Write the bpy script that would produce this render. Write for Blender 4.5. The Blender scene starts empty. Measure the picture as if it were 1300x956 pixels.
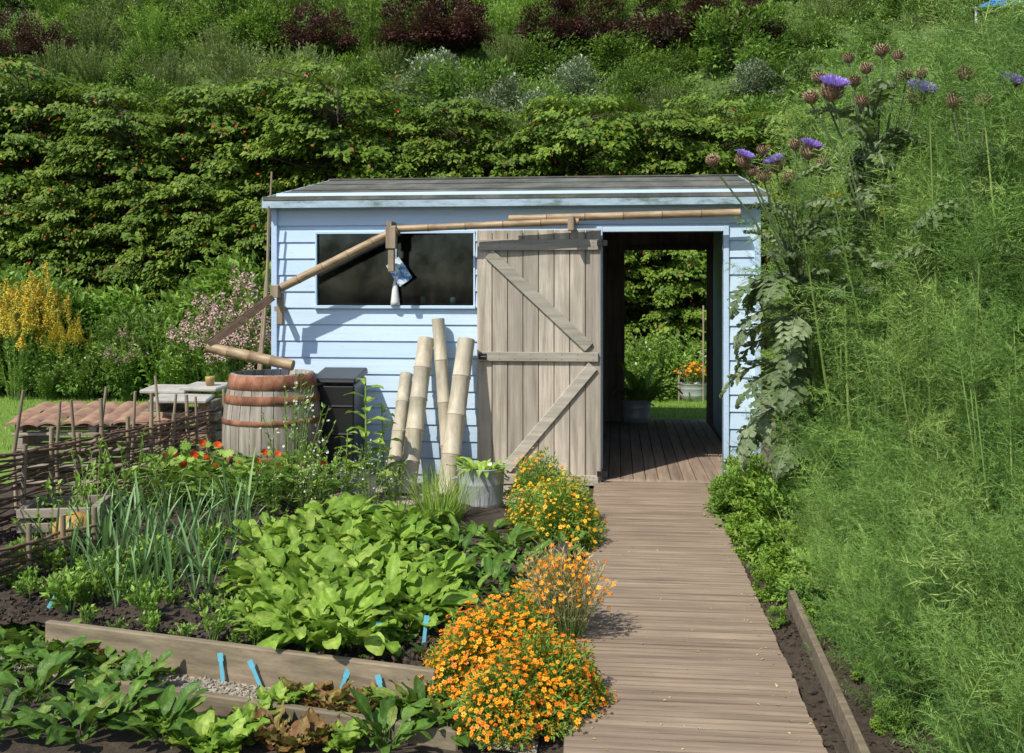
import bpy, math, random
import numpy as np
from math import radians, sin, cos, pi
from mathutils import Vector
rng=np.random.default_rng(7); random.seed(7)
scene=bpy.context.scene; coll=scene.collection
scene.view_settings.view_transform='Standard'; scene.view_settings.look='None'; scene.view_settings.exposure=0

# ------------------------------------------------------------ camera
CAM=np.array([0.0,-7.4,1.455]); YAW=radians(6)
FW=np.array([-sin(YAW),cos(YAW),0]); RT=np.array([cos(YAW),sin(YAW),0])
cd=bpy.data.cameras.new('camera'); cam=bpy.data.objects.new('camera',cd); coll.objects.link(cam)
cd.lens=35; cd.sensor_width=36; cd.sensor_fit='HORIZONTAL'; cd.shift_y=-0.0862; cd.clip_end=1500; cd.clip_start=.05
cam.location=CAM; cam.rotation_euler=(radians(90),0,YAW); scene.camera=cam
# survey helpers: world coordinates of points measured on the reference, on a known plane
def sight(px,py): return FW+RT*((px-650)/1264)+np.array([0,0,(366-py)/1264])
def onY(px,py,Y):
    d=sight(px,py); return CAM+d*((Y-CAM[1])/d[1])
def onZ(px,py,z=0.0):
    d=sight(px,py); return CAM+d*((z-CAM[2])/d[2])
def at(px,py,dep): return CAM+sight(px,py)*dep
def gd(px,dep,z=0.0):
    p=at(px,366,dep); return np.array([p[0],p[1],z])

# ------------------------------------------------------------ light
w=bpy.data.worlds.new('World'); scene.world=w; w.use_nodes=True
nt=w.node_tree; sky=nt.nodes.new('ShaderNodeTexSky'); sky.sky_type='NISHITA'; sky.sun_disc=False
SE=radians(50); SA=radians(34)
sky.sun_elevation=SE; sky.sun_rotation=radians(180+34)
nt.links.new(sky.outputs[0],nt.nodes['Background'].inputs[0]); nt.nodes['Background'].inputs[1].default_value=.14
sd=Vector((-sin(SA)*cos(SE),-cos(SA)*cos(SE),sin(SE)))
ld=bpy.data.lights.new('sun','SUN'); ld.energy=5; ld.angle=radians(.6); ld.color=(1,.945,.82)
lo=bpy.data.objects.new('sun',ld); coll.objects.link(lo); lo.rotation_euler=sd.to_track_quat('Z','Y').to_euler(); lo.location=(-6,-8,12)

# ------------------------------------------------------------ materials
def setin(nt,n,k,v):
    s=n.inputs[k]
    if isinstance(v,bpy.types.NodeSocket): nt.links.new(v,s)
    else:
        if hasattr(s.default_value,'__len__') and not hasattr(v,'__len__'): v=(v,)*len(s.default_value)
        if hasattr(s.default_value,'__len__') and len(s.default_value)==4 and len(v)==3: v=(*v,1)
        s.default_value=v
def nd(nt,t,ins={},**pr):
    n=nt.nodes.new('ShaderNode'+t)
    for k,v in pr.items(): setattr(n,k,v)
    for k,v in ins.items(): setin(nt,n,k,v)
    return n
def ramp(nt,fac,stops):
    n=nt.nodes.new('ShaderNodeValToRGB'); e=n.color_ramp.elements
    while len(e)<len(stops): e.new(.5)
    for i,(p,c) in enumerate(stops):
        e[i].position=p; e[i].color=(*c,1) if hasattr(c,'__len__') else (c,c,c,1)
    nt.links.new(fac,n.inputs[0]); return n.outputs[0]
def mix(nt,f,a,b,mode='MIX'):
    n=nt.nodes.new('ShaderNodeMix'); n.data_type='RGBA'; n.blend_type=mode
    setin(nt,n,0,f); setin(nt,n,6,a); setin(nt,n,7,b); return n.outputs[2]
def newm(name):
    m=bpy.data.materials.new(name); m.use_nodes=True; nt=m.node_tree
    return m,nt,nt.nodes['Principled BSDF']
def noise(nt,scale=(1,1,1),sc=5,det=6,rough=.6,coord='Object'):
    tc=nd(nt,'TexCoord'); mp=nd(nt,'Mapping',{'Vector':tc.outputs[coord],'Scale':scale})
    return nd(nt,'TexNoise',{'Vector':mp.outputs[0],'Scale':sc,'Detail':det,'Roughness':rough}).outputs['Fac']
def bump(nt,b,h,s=.3,d=.01):
    n=nd(nt,'Bump',{'Height':h,'Strength':s,'Distance':d}); nt.links.new(n.outputs[0],b.inputs['Normal'])
def attr(nt): return nd(nt,'Attribute',attribute_name='rnd').outputs['Fac']
def leafm(name,stops,trans=.3,rough=.45,ov=.25,crinkle=0):
    m,nt,b=newm(name)
    c=ramp(nt,attr(nt),stops)
    oi=nd(nt,'ObjectInfo'); mr=nd(nt,'MapRange',{'Value':oi.outputs['Random'],'To Min':1-ov,'To Max':1+ov})
    hs=nd(nt,'HueSaturation',{'Color':c,'Value':mr.outputs[0]})
    cc=hs.outputs[0]
    if crinkle:
        n=noise(nt,(1,1,1),45,4,.6); bump(nt,b,n,crinkle,.012)
        cc=mix(nt,ramp(nt,n,[(.4,.45),(.6,0)]),cc,tuple(x*.45 for x in stops[1][1]))
    nt.links.new(cc,b.inputs['Base Color']); b.inputs['Roughness'].default_value=rough
    b.inputs['Specular IOR Level'].default_value=.3
    if trans>0:
        tr=nd(nt,'BsdfTranslucent',{'Color':mix(nt,.4,cc,(.26,.38,.03),'MIX')})
        ms=nd(nt,'MixShader',{0:trans,1:b.outputs[0],2:tr.outputs[0]})
        nt.links.new(ms.outputs[0],nt.nodes['Material Output'].inputs[0])
    return m
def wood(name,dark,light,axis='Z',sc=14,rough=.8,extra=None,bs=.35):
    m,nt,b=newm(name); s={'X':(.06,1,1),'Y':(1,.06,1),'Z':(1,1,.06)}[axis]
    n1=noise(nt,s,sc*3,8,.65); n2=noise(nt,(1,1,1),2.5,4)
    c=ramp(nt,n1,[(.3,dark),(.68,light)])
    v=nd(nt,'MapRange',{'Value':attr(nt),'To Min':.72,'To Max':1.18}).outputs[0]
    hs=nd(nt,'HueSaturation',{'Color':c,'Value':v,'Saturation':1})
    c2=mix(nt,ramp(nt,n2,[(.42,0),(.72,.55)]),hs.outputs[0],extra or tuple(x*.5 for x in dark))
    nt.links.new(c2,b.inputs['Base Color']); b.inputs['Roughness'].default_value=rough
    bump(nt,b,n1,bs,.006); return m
def plain(name,c,rough=.6,metal=0,var=.25,sc=8,bs=0.1,c2=None,scale=(1,1,1)):
    m,nt,b=newm(name); n=noise(nt,scale,sc,7,.65)
    col=ramp(nt,n,[(.3,tuple(x*(1-var) for x in c) if c2 is None else c2),(.7,c)])
    nt.links.new(col,b.inputs['Base Color']); b.inputs['Roughness'].default_value=rough; b.inputs['Metallic'].default_value=metal
    if bs: bump(nt,b,n,bs,.01)
    return m

M_paint,nt,b=newm('blue_paint')
n1=noise(nt,(.05,1,1),40,7); n2=noise(nt,(1,1,1),1.7,6,.7); n3=noise(nt,(.5,1,1),60,5,.7)
c=ramp(nt,attr(nt),[(0,(.46,.62,.84)),(.5,(.52,.68,.87)),(1,(.57,.72,.89))])
c=mix(nt,ramp(nt,n1,[(.5,0),(.8,.45)]),c,(.38,.50,.66))
c=mix(nt,ramp(nt,n2,[(.5,0),(.75,.4)]),c,(.48,.57,.66))
c=mix(nt,ramp(nt,n3,[(.62,0),(.74,.6)]),c,(.34,.36,.34))
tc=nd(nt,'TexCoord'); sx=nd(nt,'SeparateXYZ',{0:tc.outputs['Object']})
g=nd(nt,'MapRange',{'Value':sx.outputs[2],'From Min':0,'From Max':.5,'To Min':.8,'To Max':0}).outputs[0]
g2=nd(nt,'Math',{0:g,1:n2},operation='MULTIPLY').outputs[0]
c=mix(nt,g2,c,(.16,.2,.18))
nt.links.new(c,b.inputs['Base Color']); b.inputs['Roughness'].default_value=.6; bump(nt,b,n1,.3,.004)

M_fascia,nt,b=newm('weathered_blue_fascia')
n1=noise(nt,(.3,1,1),11,8,.75)
c=ramp(nt,n1,[(.38,(.13,.19,.18)),(.5,(.32,.43,.52)),(.65,(.42,.55,.68))]); nt.links.new(c,b.inputs['Base Color']); b.inputs['Roughness'].default_value=.7
M_roof,nt,b=newm('roof_felt')
n1=noise(nt,(1,.35,1),3.5,8,.7); n2=noise(nt,(1,1,1),120,3); n3=noise(nt,(.3,1,1),9,6,.6)
c=ramp(nt,n1,[(.3,(.05,.052,.046)),(.5,(.12,.122,.11)),(.7,(.22,.21,.19))])
c=mix(nt,ramp(nt,n3,[(.45,0),(.68,.8)]),c,(.05,.06,.03)); c=mix(nt,.35,c,n2,'OVERLAY')
nt.links.new(c,b.inputs['Base Color']); b.inputs['Roughness'].default_value=.9; bump(nt,b,n2,.4,.004)
M_door=wood('weathered_door_wood',(.23,.195,.155),(.58,.515,.435),'Z',10,.8,(.28,.26,.225),.5)
M_ledge=wood('weathered_ledge_wood',(.27,.245,.2),(.58,.535,.455),'X',10,.8,(.33,.31,.275))
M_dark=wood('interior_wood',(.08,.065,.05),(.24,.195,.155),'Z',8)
M_deckX=wood('deck_wood',(.16,.115,.08),(.41,.315,.235),'X',9,.85,(.20,.155,.115),.6)
M_deckY=wood('floor_wood',(.17,.12,.09),(.40,.30,.23),'Y',9,.75,(.2,.155,.12),.5)
M_trough=wood('dark_trough_wood',(.08,.05,.035),(.26,.18,.12),'X',9)
M_bedwood=wood('bed_board_wood',(.13,.10,.07),(.34,.27,.185),'X',8,.85,(.11,.115,.06),.6)
M_pallet=wood('pallet_wood',(.20,.165,.13),(.42,.36,.29),'X',8,.85,(.15,.13,.11))
M_barrel=wood('whitewashed_barrel_wood',(.10,.08,.06),(.52,.47,.41),'Z',6,.8,(.20,.145,.10),.5)
M_rust,nt,b=newm('rusty_iron'); n1=noise(nt,(1,1,.5),9,8,.7)
c=ramp(nt,n1,[(.3,(.06,.025,.015)),(.5,(.24,.095,.05)),(.62,(.34,.16,.10)),(.75,(.43,.32,.27))]); nt.links.new(c,b.inputs['Base Color']); b.inputs['Roughness'].default_value=.85; bump(nt,b,n1,.6,.01)
M_bamb,nt,b=newm('old_bamboo'); n1=noise(nt,(1,1,.12),22,7,.7); n2=noise(nt,(1,1,1),3,4)
c=ramp(nt,n1,[(.3,(.36,.31,.22)),(.65,(.62,.56,.44))]); c=mix(nt,ramp(nt,n2,[(.42,0),(.66,.65)]),c,(.27,.25,.2))
c=mix(nt,ramp(nt,attr(nt),[(0,1),(.4,0)]),c,(.2,.16,.11)); nt.links.new(c,b.inputs['Base Color']); b.inputs['Roughness'].default_value=.6; bump(nt,b,n1,.2,.004)
M_gut,nt,b=newm('brown_bamboo'); n1=noise(nt,(.3,1,1),18,7,.7)
c=ramp(nt,n1,[(.3,(.17,.11,.06)),(.65,(.44,.32,.19))]); c=mix(nt,ramp(nt,attr(nt),[(0,1),(.4,0)]),c,(.08,.05,.03)); nt.links.new(c,b.inputs['Base Color']); b.inputs['Roughness'].default_value=.5
M_black=plain('black_plastic',(.018,.018,.02),.35,0,.3,5,.05)
M_zinc=plain('galvanised_steel',(.55,.58,.60),.5,.35,.3,7,.08)
M_terra=plain('terracotta',(.44,.25,.165),.9,0,0,9,.3,(.15,.10,.075))
M_stone=plain('pale_stone',(.5,.48,.44),.85,0,.4,6,.3)
M_wattle=wood('willow_rod',(.09,.048,.03),(.34,.21,.145),'X',9,.7)
M_post=wood('hazel_stick',(.19,.14,.09),(.42,.34,.24),'Z',9,.8)
M_bark=plain('bark',(.10,.075,.05),.9,0,.5,20,.3)
M_stem=leafm('green_stem',[(0,(.10,.18,.04)),(1,(.25,.34,.10))],0)
M_soil,nt,b=newm('soil'); n1=noise(nt,(1,1,1),30,9,.75); n2=noise(nt,(1,1,1),3,5)
c=ramp(nt,n1,[(.3,(.022,.016,.011)),(.7,(.11,.08,.058))]); c=mix(nt,ramp(nt,n2,[(.45,0),(.7,.5)]),c,(.11,.09,.06)); nt.links.new(c,b.inputs['Base Color']); b.inputs['Roughness'].default_value=.95; bump(nt,b,n1,.8,.03)
M_grav,nt,b=newm('gravel'); tc=nd(nt,'TexCoord'); vo=nd(nt,'TexVoronoi',{'Vector':tc.outputs['Object'],'Scale':55})
c=ramp(nt,vo.outputs['Color'],[(0,(.15,.13,.10)),(.5,(.33,.28,.22)),(1,(.5,.45,.38))]); nt.links.new(c,b.inputs['Base Color']); b.inputs['Roughness'].default_value=.9; bump(nt,b,vo.outputs['Distance'],.8,.01)
M_lawn=plain('lawn_ground',(.18,.3,.04),.9,0,0,25,.4,(.10,.18,.022))
M_hill=plain('hill_ground',(.09,.15,.03),.95,0,0,5,.4,(.045,.08,.018))
M_white=plain('white_canvas',(.78,.78,.78),.6,0,.06,2,0)
M_blue=plain('blue_canvas',(.02,.24,.75),.6,0,.2,2,0)
M_label=plain('turquoise_plastic',(.14,.5,.66),.5,0,.25,30,0)
M_cloth,nt,b=newm('blue_white_cloth'); n1=noise(nt,(1,1,1),22,3)
nt.links.new(ramp(nt,n1,[(.42,(.05,.22,.5)),(.55,(.6,.7,.8))]),b.inputs['Base Color'])
M_glass=bpy.data.materials.new('window_glass'); M_glass.use_nodes=True; nt=M_glass.node_tree; nt.nodes.remove(nt.nodes['Principled BSDF'])
nz=noise(nt,(1,1,1),5,3); mr=nd(nt,'MapRange',{'Value':nz,'From Min':.35,'From Max':.7,'To Min':.02,'To Max':.07})
ms=nd(nt,'MixShader',{0:mr.outputs[0],1:nd(nt,'BsdfTransparent',{'Color':(.2,.27,.26)}).outputs[0],2:nd(nt,'BsdfGlossy',{'Roughness':.08,'Color':(.8,.95,1)}).outputs[0]})
nt.links.new(ms.outputs[0],nt.nodes['Material Output'].inputs[0])

L_vib=leafm('viburnum_leaf',[(0,(.05,.105,.014)),(.35,(.115,.20,.024)),(.8,(.24,.34,.045)),(.97,(.36,.42,.07)),(1,(.36,.12,.05))],.33,.5,.12)
L_round=leafm('shrub_leaf',[(0,(.045,.105,.02)),(.5,(.12,.23,.037)),(1,(.26,.39,.08))],.33,.5,.35)
L_lite=leafm('light_shrub_leaf',[(0,(.09,.19,.03)),(.5,(.20,.35,.055)),(1,(.37,.52,.12))],.33)
L_olive=leafm('olive_needle',[(0,(.07,.105,.033)),(.5,(.165,.23,.068)),(1,(.31,.36,.13))],.25)
L_grey=leafm('grey_leaf',[(0,(.10,.14,.08)),(.5,(.24,.31,.19)),(1,(.52,.57,.43))],.2)
L_purp=leafm('purple_leaf',[(0,(.03,.01,.013)),(.5,(.09,.025,.033)),(1,(.20,.06,.07))],.1)
L_fen=leafm('fennel_thread',[(0,(.05,.12,.028)),(.5,(.14,.27,.06)),(.85,(.27,.42,.10)),(1,(.45,.58,.18))],.25,.5,.22)
L_card=leafm('cardoon_leaf',[(0,(.08,.13,.055)),(.5,(.17,.24,.11)),(1,(.34,.41,.24))],.25,.5,.1,.4)
L_leek=leafm('leek_leaf',[(0,(.07,.18,.06)),(.5,(.16,.31,.11)),(1,(.32,.48,.22))],.2,.35,.12)
L_rad=leafm('mustard_leaf',[(0,(.13,.26,.028)),(.5,(.27,.45,.055)),(1,(.52,.66,.15))],.35,.5,.15,.35)
L_dark=leafm('dark_green_leaf',[(0,(.04,.12,.018)),(.5,(.12,.24,.035)),(1,(.27,.42,.08))],.25,.4,.15,.5)
L_beet=leafm('beet_leaf',[(0,(.05,.12,.02)),(.5,(.12,.24,.037)),(.85,(.23,.36,.065)),(1,(.3,.07,.06))],.25,.4,.15,.6)
L_red=leafm('red_lettuce_leaf',[(0,(.16,.045,.03)),(.5,(.27,.16,.055)),(1,(.36,.44,.12))],.25,.4,.1,.6)
L_grass=leafm('grass_blade',[(0,(.12,.24,.03)),(.5,(.25,.41,.055)),(1,(.39,.52,.12))],.3,.5,.05)
L_tag=leafm('marigold_foliage',[(0,(.09,.18,.02)),(.5,(.21,.35,.05)),(1,(.38,.5,.1))],.3,.5,.08)
F_or=leafm('orange_petal',[(0,(.75,.17,.005)),(.5,(.92,.33,.01)),(1,(.95,.46,.02))],.15,.5,.03)
F_am=leafm('amber_petal',[(0,(.85,.3,.01)),(.5,(.95,.45,.015)),(1,(.97,.6,.03))],.15,.5,.03)
F_ye=leafm('yellow_petal',[(0,(.58,.40,.03)),(1,(.85,.64,.10))],.2,.6,.05)
F_re=leafm('red_petal',[(0,(.6,.04,.01)),(1,(.85,.12,.02))],.2,.5,.03)
F_ber=leafm('red_berry',[(0,(.35,.02,.01)),(1,(.5,.05,.02))],0,.4,.03)
F_pi=leafm('dusty_pink_petal',[(0,(.52,.30,.31)),(1,(.78,.54,.55))],.2,.6,.05)
F_wh=leafm('white_petal',[(0,(.6,.6,.55)),(1,(.85,.85,.8))],.2,.6,.05)
F_pu=leafm('violet_floret',[(0,(.35,.2,.8)),(1,(.65,.5,1.0))],.25,.6,.03)
F_br=leafm('brown_bract',[(0,(.20,.10,.08)),(.5,(.36,.23,.17)),(1,(.36,.40,.22))],.05,.6,.05)
L_tan=leafm('dry_straw',[(0,(.34,.27,.12)),(1,(.66,.56,.32))],.2,.6,.05)

# ------------------------------------------------------------ mesh builder
class MB:
    def __init__(s): s.v=[];s.l=[];s.t=[];s.m=[];s.r=[];s.n=0
    def add(s,V,F,mat=0,rnd=.5):
        V=np.asarray(V,float); F=np.asarray(F,int)
        s.v.append(V); s.l.append((F+s.n).ravel()); s.t.append(np.full(len(F),F.shape[1])); s.m.append(np.full(len(F),mat))
        s.r.append(np.broadcast_to(np.asarray(rnd,float),(len(V),)).copy()); s.n+=len(V)
    def inst(s,V,F,R,T,mat=0,rnd=None):
        V=np.asarray(V,float);F=np.asarray(F,int);n=len(T);k=len(V)
        P=(np.einsum('nij,kj->nki',R,V)+T[:,None,:]).reshape(-1,3)
        FF=(F[None]+(np.arange(n)*k)[:,None,None]).reshape(-1,F.shape[1])
        if rnd is None: rnd=rng.random(n)
        s.add(P,FF,mat,np.repeat(rnd,k))
    def build(s,name,mats,smooth=False,link=True,bevel=0):
        me=bpy.data.meshes.new(name); v=np.concatenate(s.v); l=np.concatenate(s.l); t=np.concatenate(s.t)
        me.vertices.add(len(v)); me.vertices.foreach_set('co',v.ravel())
        me.loops.add(len(l)); me.loops.foreach_set('vertex_index',l.astype(np.int32))
        me.polygons.add(len(t)); me.polygons.foreach_set('loop_start',np.concatenate([[0],np.cumsum(t)[:-1]]).astype(np.int32))
        for m in (mats if isinstance(mats,(list,tuple)) else [mats]): me.materials.append(m)
        me.polygons.foreach_set('material_index',np.concatenate(s.m).astype(np.int32))
        me.polygons.foreach_set('use_smooth',np.full(len(t),smooth))
        me.update(calc_edges=True)
        a=me.attributes.new('rnd','FLOAT','POINT'); a.data.foreach_set('value',np.concatenate(s.r).astype(np.float32))
        o=bpy.data.objects.new(name,me)
        if link: coll.objects.link(o)
        if bevel:
            b=o.modifiers.new('bevel','BEVEL'); b.width=bevel; b.segments=1; b.limit_method='ANGLE'
        return o
BF=np.array([[0,3,2,1],[4,5,6,7],[0,1,5,4],[1,2,6,5],[2,3,7,6],[3,0,4,7]])
def box(mb,x0,x1,y0,y1,z0,z1,mat=0,rnd=None):
    V=[(x0,y0,z0),(x1,y0,z0),(x1,y1,z0),(x0,y1,z0),(x0,y0,z1),(x1,y0,z1),(x1,y1,z1),(x0,y1,z1)]
    mb.add(V,BF,mat,rng.random() if rnd is None else rnd)
def beam(mb,a,b,wd,th,up=(0,0,1),mat=0,rnd=None):
    a=np.array(a,float);b=np.array(b,float);d=b-a;d/=np.linalg.norm(d);up=np.array(up,float)
    s=np.cross(d,up);s/=np.linalg.norm(s);u=np.cross(s,d)
    V=[p+s*i*wd/2+u*j*th/2 for p in(a,b) for i,j in((-1,-1),(1,-1),(1,1),(-1,1))]
    mb.add(V,BF,mat,rng.random() if rnd is None else rnd)
def tube(mb,pts,rad,seg=6,mat=0,rnd=.5,cap=True):
    pts=np.array(pts,float);n=len(pts);rad=np.broadcast_to(rad,(n,));V=[]
    rr=np.broadcast_to(rnd,(n,))
    tn=np.gradient(pts,axis=0);tn/=np.linalg.norm(tn,axis=1)[:,None]+1e-9
    ref=np.array([0,0,1.]) if abs(tn[0][2])<.9 else np.array([1.,0,0])
    for i in range(n):
        s=np.cross(tn[i],ref);s/=np.linalg.norm(s);u=np.cross(s,tn[i])
        for k in range(seg):
            a=2*pi*k/seg;V.append(pts[i]+(s*cos(a)+u*sin(a))*rad[i])
    F=[[i*seg+k,i*seg+(k+1)%seg,(i+1)*seg+(k+1)%seg,(i+1)*seg+k] for i in range(n-1) for k in range(seg)]
    mb.add(V,F,mat,np.repeat(rr,seg))
    if cap:
        for i in(0,n-1):
            mb.add([V[i*seg+k] for k in range(seg)]+[pts[i]],[[k,(k+1)%seg,seg] for k in range(seg)],mat,rr[i])
def lathe(mb,prof,seg=24,c=(0,0,0),mat=0,rnd=.5,stave=False):
    c=np.array(c,float); n=len(prof)
    if stave:
        for k in range(seg):
            V=[];r0=rng.random()
            for r,z in prof:
                for a in(2*pi*(k+.03)/seg,2*pi*(k+.5)/seg,2*pi*(k+.97)/seg): V.append(c+np.array([r*cos(a),r*sin(a),z]))
            F=[[i*3+j,i*3+j+1,i*3+j+4,i*3+j+3] for i in range(n-1) for j in(0,1)]
            mb.add(V,F,mat,r0)
        return
    V=[c+np.array([r*cos(2*pi*k/seg),r*sin(2*pi*k/seg),z]) for r,z in prof for k in range(seg)]
    F=[[i*seg+k,i*seg+(k+1)%seg,(i+1)*seg+(k+1)%seg,(i+1)*seg+k] for i in range(n-1) for k in range(seg)]
    mb.add(V,F,mat,rnd)
def unit(v): return v/(np.linalg.norm(v,axis=-1,keepdims=True)+1e-9)
def ru(n): return unit(rng.normal(size=(n,3)))
def orient(d,nm,sc=None):
    d=unit(d);x=unit(np.cross(d,nm));z=np.cross(x,d);R=np.stack([x,d,z],axis=2)
    if sc is not None: R=R*np.asarray(sc)[:,None,None]
    return R
def T_leaf(wd,droop=.12,fold=.18):
    return np.array([(0,0,0),(-wd/2,.42,fold*wd),(0,.5,0),(wd/2,.42,fold*wd),(0,1,-droop)]),np.array([(0,3,2),(0,2,1),(2,3,4),(1,2,4)])
def T_tri(wd): return np.array([(-wd/2,0,0),(wd/2,0,0),(0,1,0)]),np.array([(0,1,2)])
def T_flower(n=5,cup=.15,pw=.75):
    V=[(0,0,0)];F=[]
    for k in range(n):
        a=2*pi*k/n;h=pi/n*pw
        for r,da,z in((.55,-h,cup*.6),(1,-h*.6,cup),(1,h*.6,cup),(.55,h,cup*.6)): V.append((r*cos(a+da),r*sin(a+da),z))
        i=1+4*k;F+= [(0,i,i+1),(0,i+1,i+2),(0,i+2,i+3)]
    return np.array(V),np.array(F)
def blade(mb,base,az,e0,e1,L,W,prof,nu=8,nv=2,fold=.25,wav=0,mat=0,rnd=.5,twist=0,rib=.3):
    p=np.array(base,float);side0=np.array([-sin(az),cos(az),0]);V=[];R_=[];ph=rng.random()*6
    for i in range(nu+1):
        s=i/nu;e=e0+(e1-e0)*s**1.2
        d=np.array([cos(az)*cos(e),sin(az)*cos(e),sin(e)]);nm=np.cross(d,side0)
        if i: p=p+d*L/nu
        side=side0*cos(twist*s)+nm*sin(twist*s); nn=np.cross(d,side)
        wv=W*prof(s)
        for j in range(-nv,nv+1):
            v=j/nv;V.append(p+side*v*wv+nn*(abs(v)*fold*wv+wav*W*sin(ph+s*14+v*2.5)*abs(v)))
            R_.append(rib if j==0 else 0)
    k=2*nv+1
    F=[[i*k+j,i*k+j+1,(i+1)*k+j+1,(i+1)*k+j] for i in range(nu) for j in range(2*nv)]
    r=np.clip(rnd*.75+np.array(R_)+rng.normal(size=len(V))*.07,0,1)
    mb.add(V,F,mat,r)
def meta(o,label,cat,group=None,kind=None):
    if label:o['label']=label
    if cat:o['category']=cat
    if group:o['group']=group
    if kind:o['kind']=kind
    return o
def empty(name,loc=(0,0,0)):
    o=bpy.data.objects.new(name,None);coll.objects.link(o);o.location=loc;o.empty_display_size=.1;return o
def dup(src,loc,rz=0,sc=1,tilt=(0,0)):
    o=src.copy();coll.objects.link(o);o.location=loc;o.rotation_euler=(tilt[0],tilt[1],rz);o.scale=(sc,)*3 if not hasattr(sc,'__len__') else sc
    for c in src.children:
        k=c.copy();coll.objects.link(k);k.parent=o
    return o
def place_all(srcs,spots,group,seedscale=(.85,1.15)):
    used=set()
    for i,sp in enumerate(spots):
        k=i%len(srcs);s=srcs[k];sc=(sp[3] if len(sp)>3 else 1)*random.uniform(*seedscale);rz=random.uniform(0,6.28)
        if k not in used:
            used.add(k);s.location=sp[:3];s.rotation_euler=(0,0,rz);s.scale=(sc,)*3;s['group']=group
        else: dup(s,sp[:3],rz,sc)['group']=group

def H(y): 
    t=y-6.2
    if t<=0:return 0.
    t=min(t,38.); return .65*t*(t/(t+.8))

# ------------------------------------------------------------ setting
mb=MB();box(mb,-400,400,-300,500,-.2,-.012,rnd=.5);g=mb.build('ground',M_soil);g['kind']='structure'
mb=MB();X=np.linspace(-60,60,61);Y=np.concatenate([np.linspace(6.2,46,60),[120]]);V=[(x,y,H(y)+(.15*sin(x*.9+y)+.12*sin(y*1.3-x*.5))*min(1,max(0,y-6.2)*.4)-.01) for y in Y for x in X]
F=[[i*61+j,i*61+j+1,(i+1)*61+j+1,(i+1)*61+j] for i in range(60) for j in range(60)];mb.add(V,F)
o=mb.build('hillside',M_hill,True);o['kind']='structure'
mb=MB();mb.add([(-30,-.4,-.004),(-2.75,-.4,-.004),(-2.75,7.2,-.004),(-30,7.2,-.004)],[[0,1,2,3]]);mb.add([(-2.75,3.55,-.004),(12,3.55,-.004),(12,7.2,-.004),(-2.75,7.2,-.004)],[[0,1,2,3]])
o=mb.build('lawn',M_lawn);o['kind']='structure'
mb=MB();mb.add([(-3.6,-1.15,.0),(-.2,-1.15,.0),(-.2,-.02,.0),(-3.6,-.02,.0)],[[0,1,2,3]]);o=mb.build('gravel_path',M_grav);o['kind']='structure'
n=42000;xs=np.where(rng.random(n)<.7,rng.uniform(-9.5,-2.7,n),rng.uniform(-.5,2.8,n));ys=rng.uniform(1.0,6.6,n);ys=np.where(xs>-2.75,3.7+rng.random(n)*3,ys)
V,F=T_tri(.12);mb=MB();d=ru(n)*.5+[0,0,1];mb.inst(V,F,orient(d,ru(n),rng.uniform(.03,.06,n)),np.stack([xs,ys,np.zeros(n)-.004],1),0)
o=mb.build('lawn_grass',L_grass);o['kind']='stuff'

# boardwalk
PX0,PX1=-.16,.64
mb=MB();y=-.03
while y>-5.4:
    wdt=.042
    box(mb,PX0+random.uniform(-.004,.004),PX1+random.uniform(-.005,.005),y-wdt,y-.0055,.0,.035+random.uniform(-.0015,.0015),rnd=.3+.4*random.random());y-=wdt
box(mb,PX0+.03,PX1-.03,-5.4,-.03,-.01,.018,rnd=0)
o=mb.build('boardwalk',M_deckX);o['kind']='structure'
n=320;T=np.stack([rng.uniform(PX0+.02,PX1-.02,n),-.1-rng.random(n)*4.6,np.full(n,.037)],1)
edge=rng.random(n)<.6;T[edge,0]=np.where(rng.random(edge.sum())<.5,PX0+rng.random(edge.sum())*.1,PX1-rng.random(edge.sum())*.1)
V,F=T_leaf(.5);mb=MB();mb.inst(V,F,orient(ru(n)*[1,1,.1],ru(n)*.2+[0,0,1],rng.uniform(.006,.022,n)),T);o=mb.build('leaf_litter',L_tan);o['kind']='stuff'
mb=MB();beam(mb,(.79,-2.75,.05),(.72,-4.6,.05),.028,.09);o=mb.build('edging_board',M_bedwood,bevel=.004);meta(o,'weathered timber edging board beside the boardwalk','edging board')
mb=MB();beam(mb,(-.2,-.9,.04),(-.22,-1.75,.04),.025,.08);o=mb.build('edging_board',M_bedwood,bevel=.004);meta(o,'short dark timber edging by the marigolds','edging board')

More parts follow.
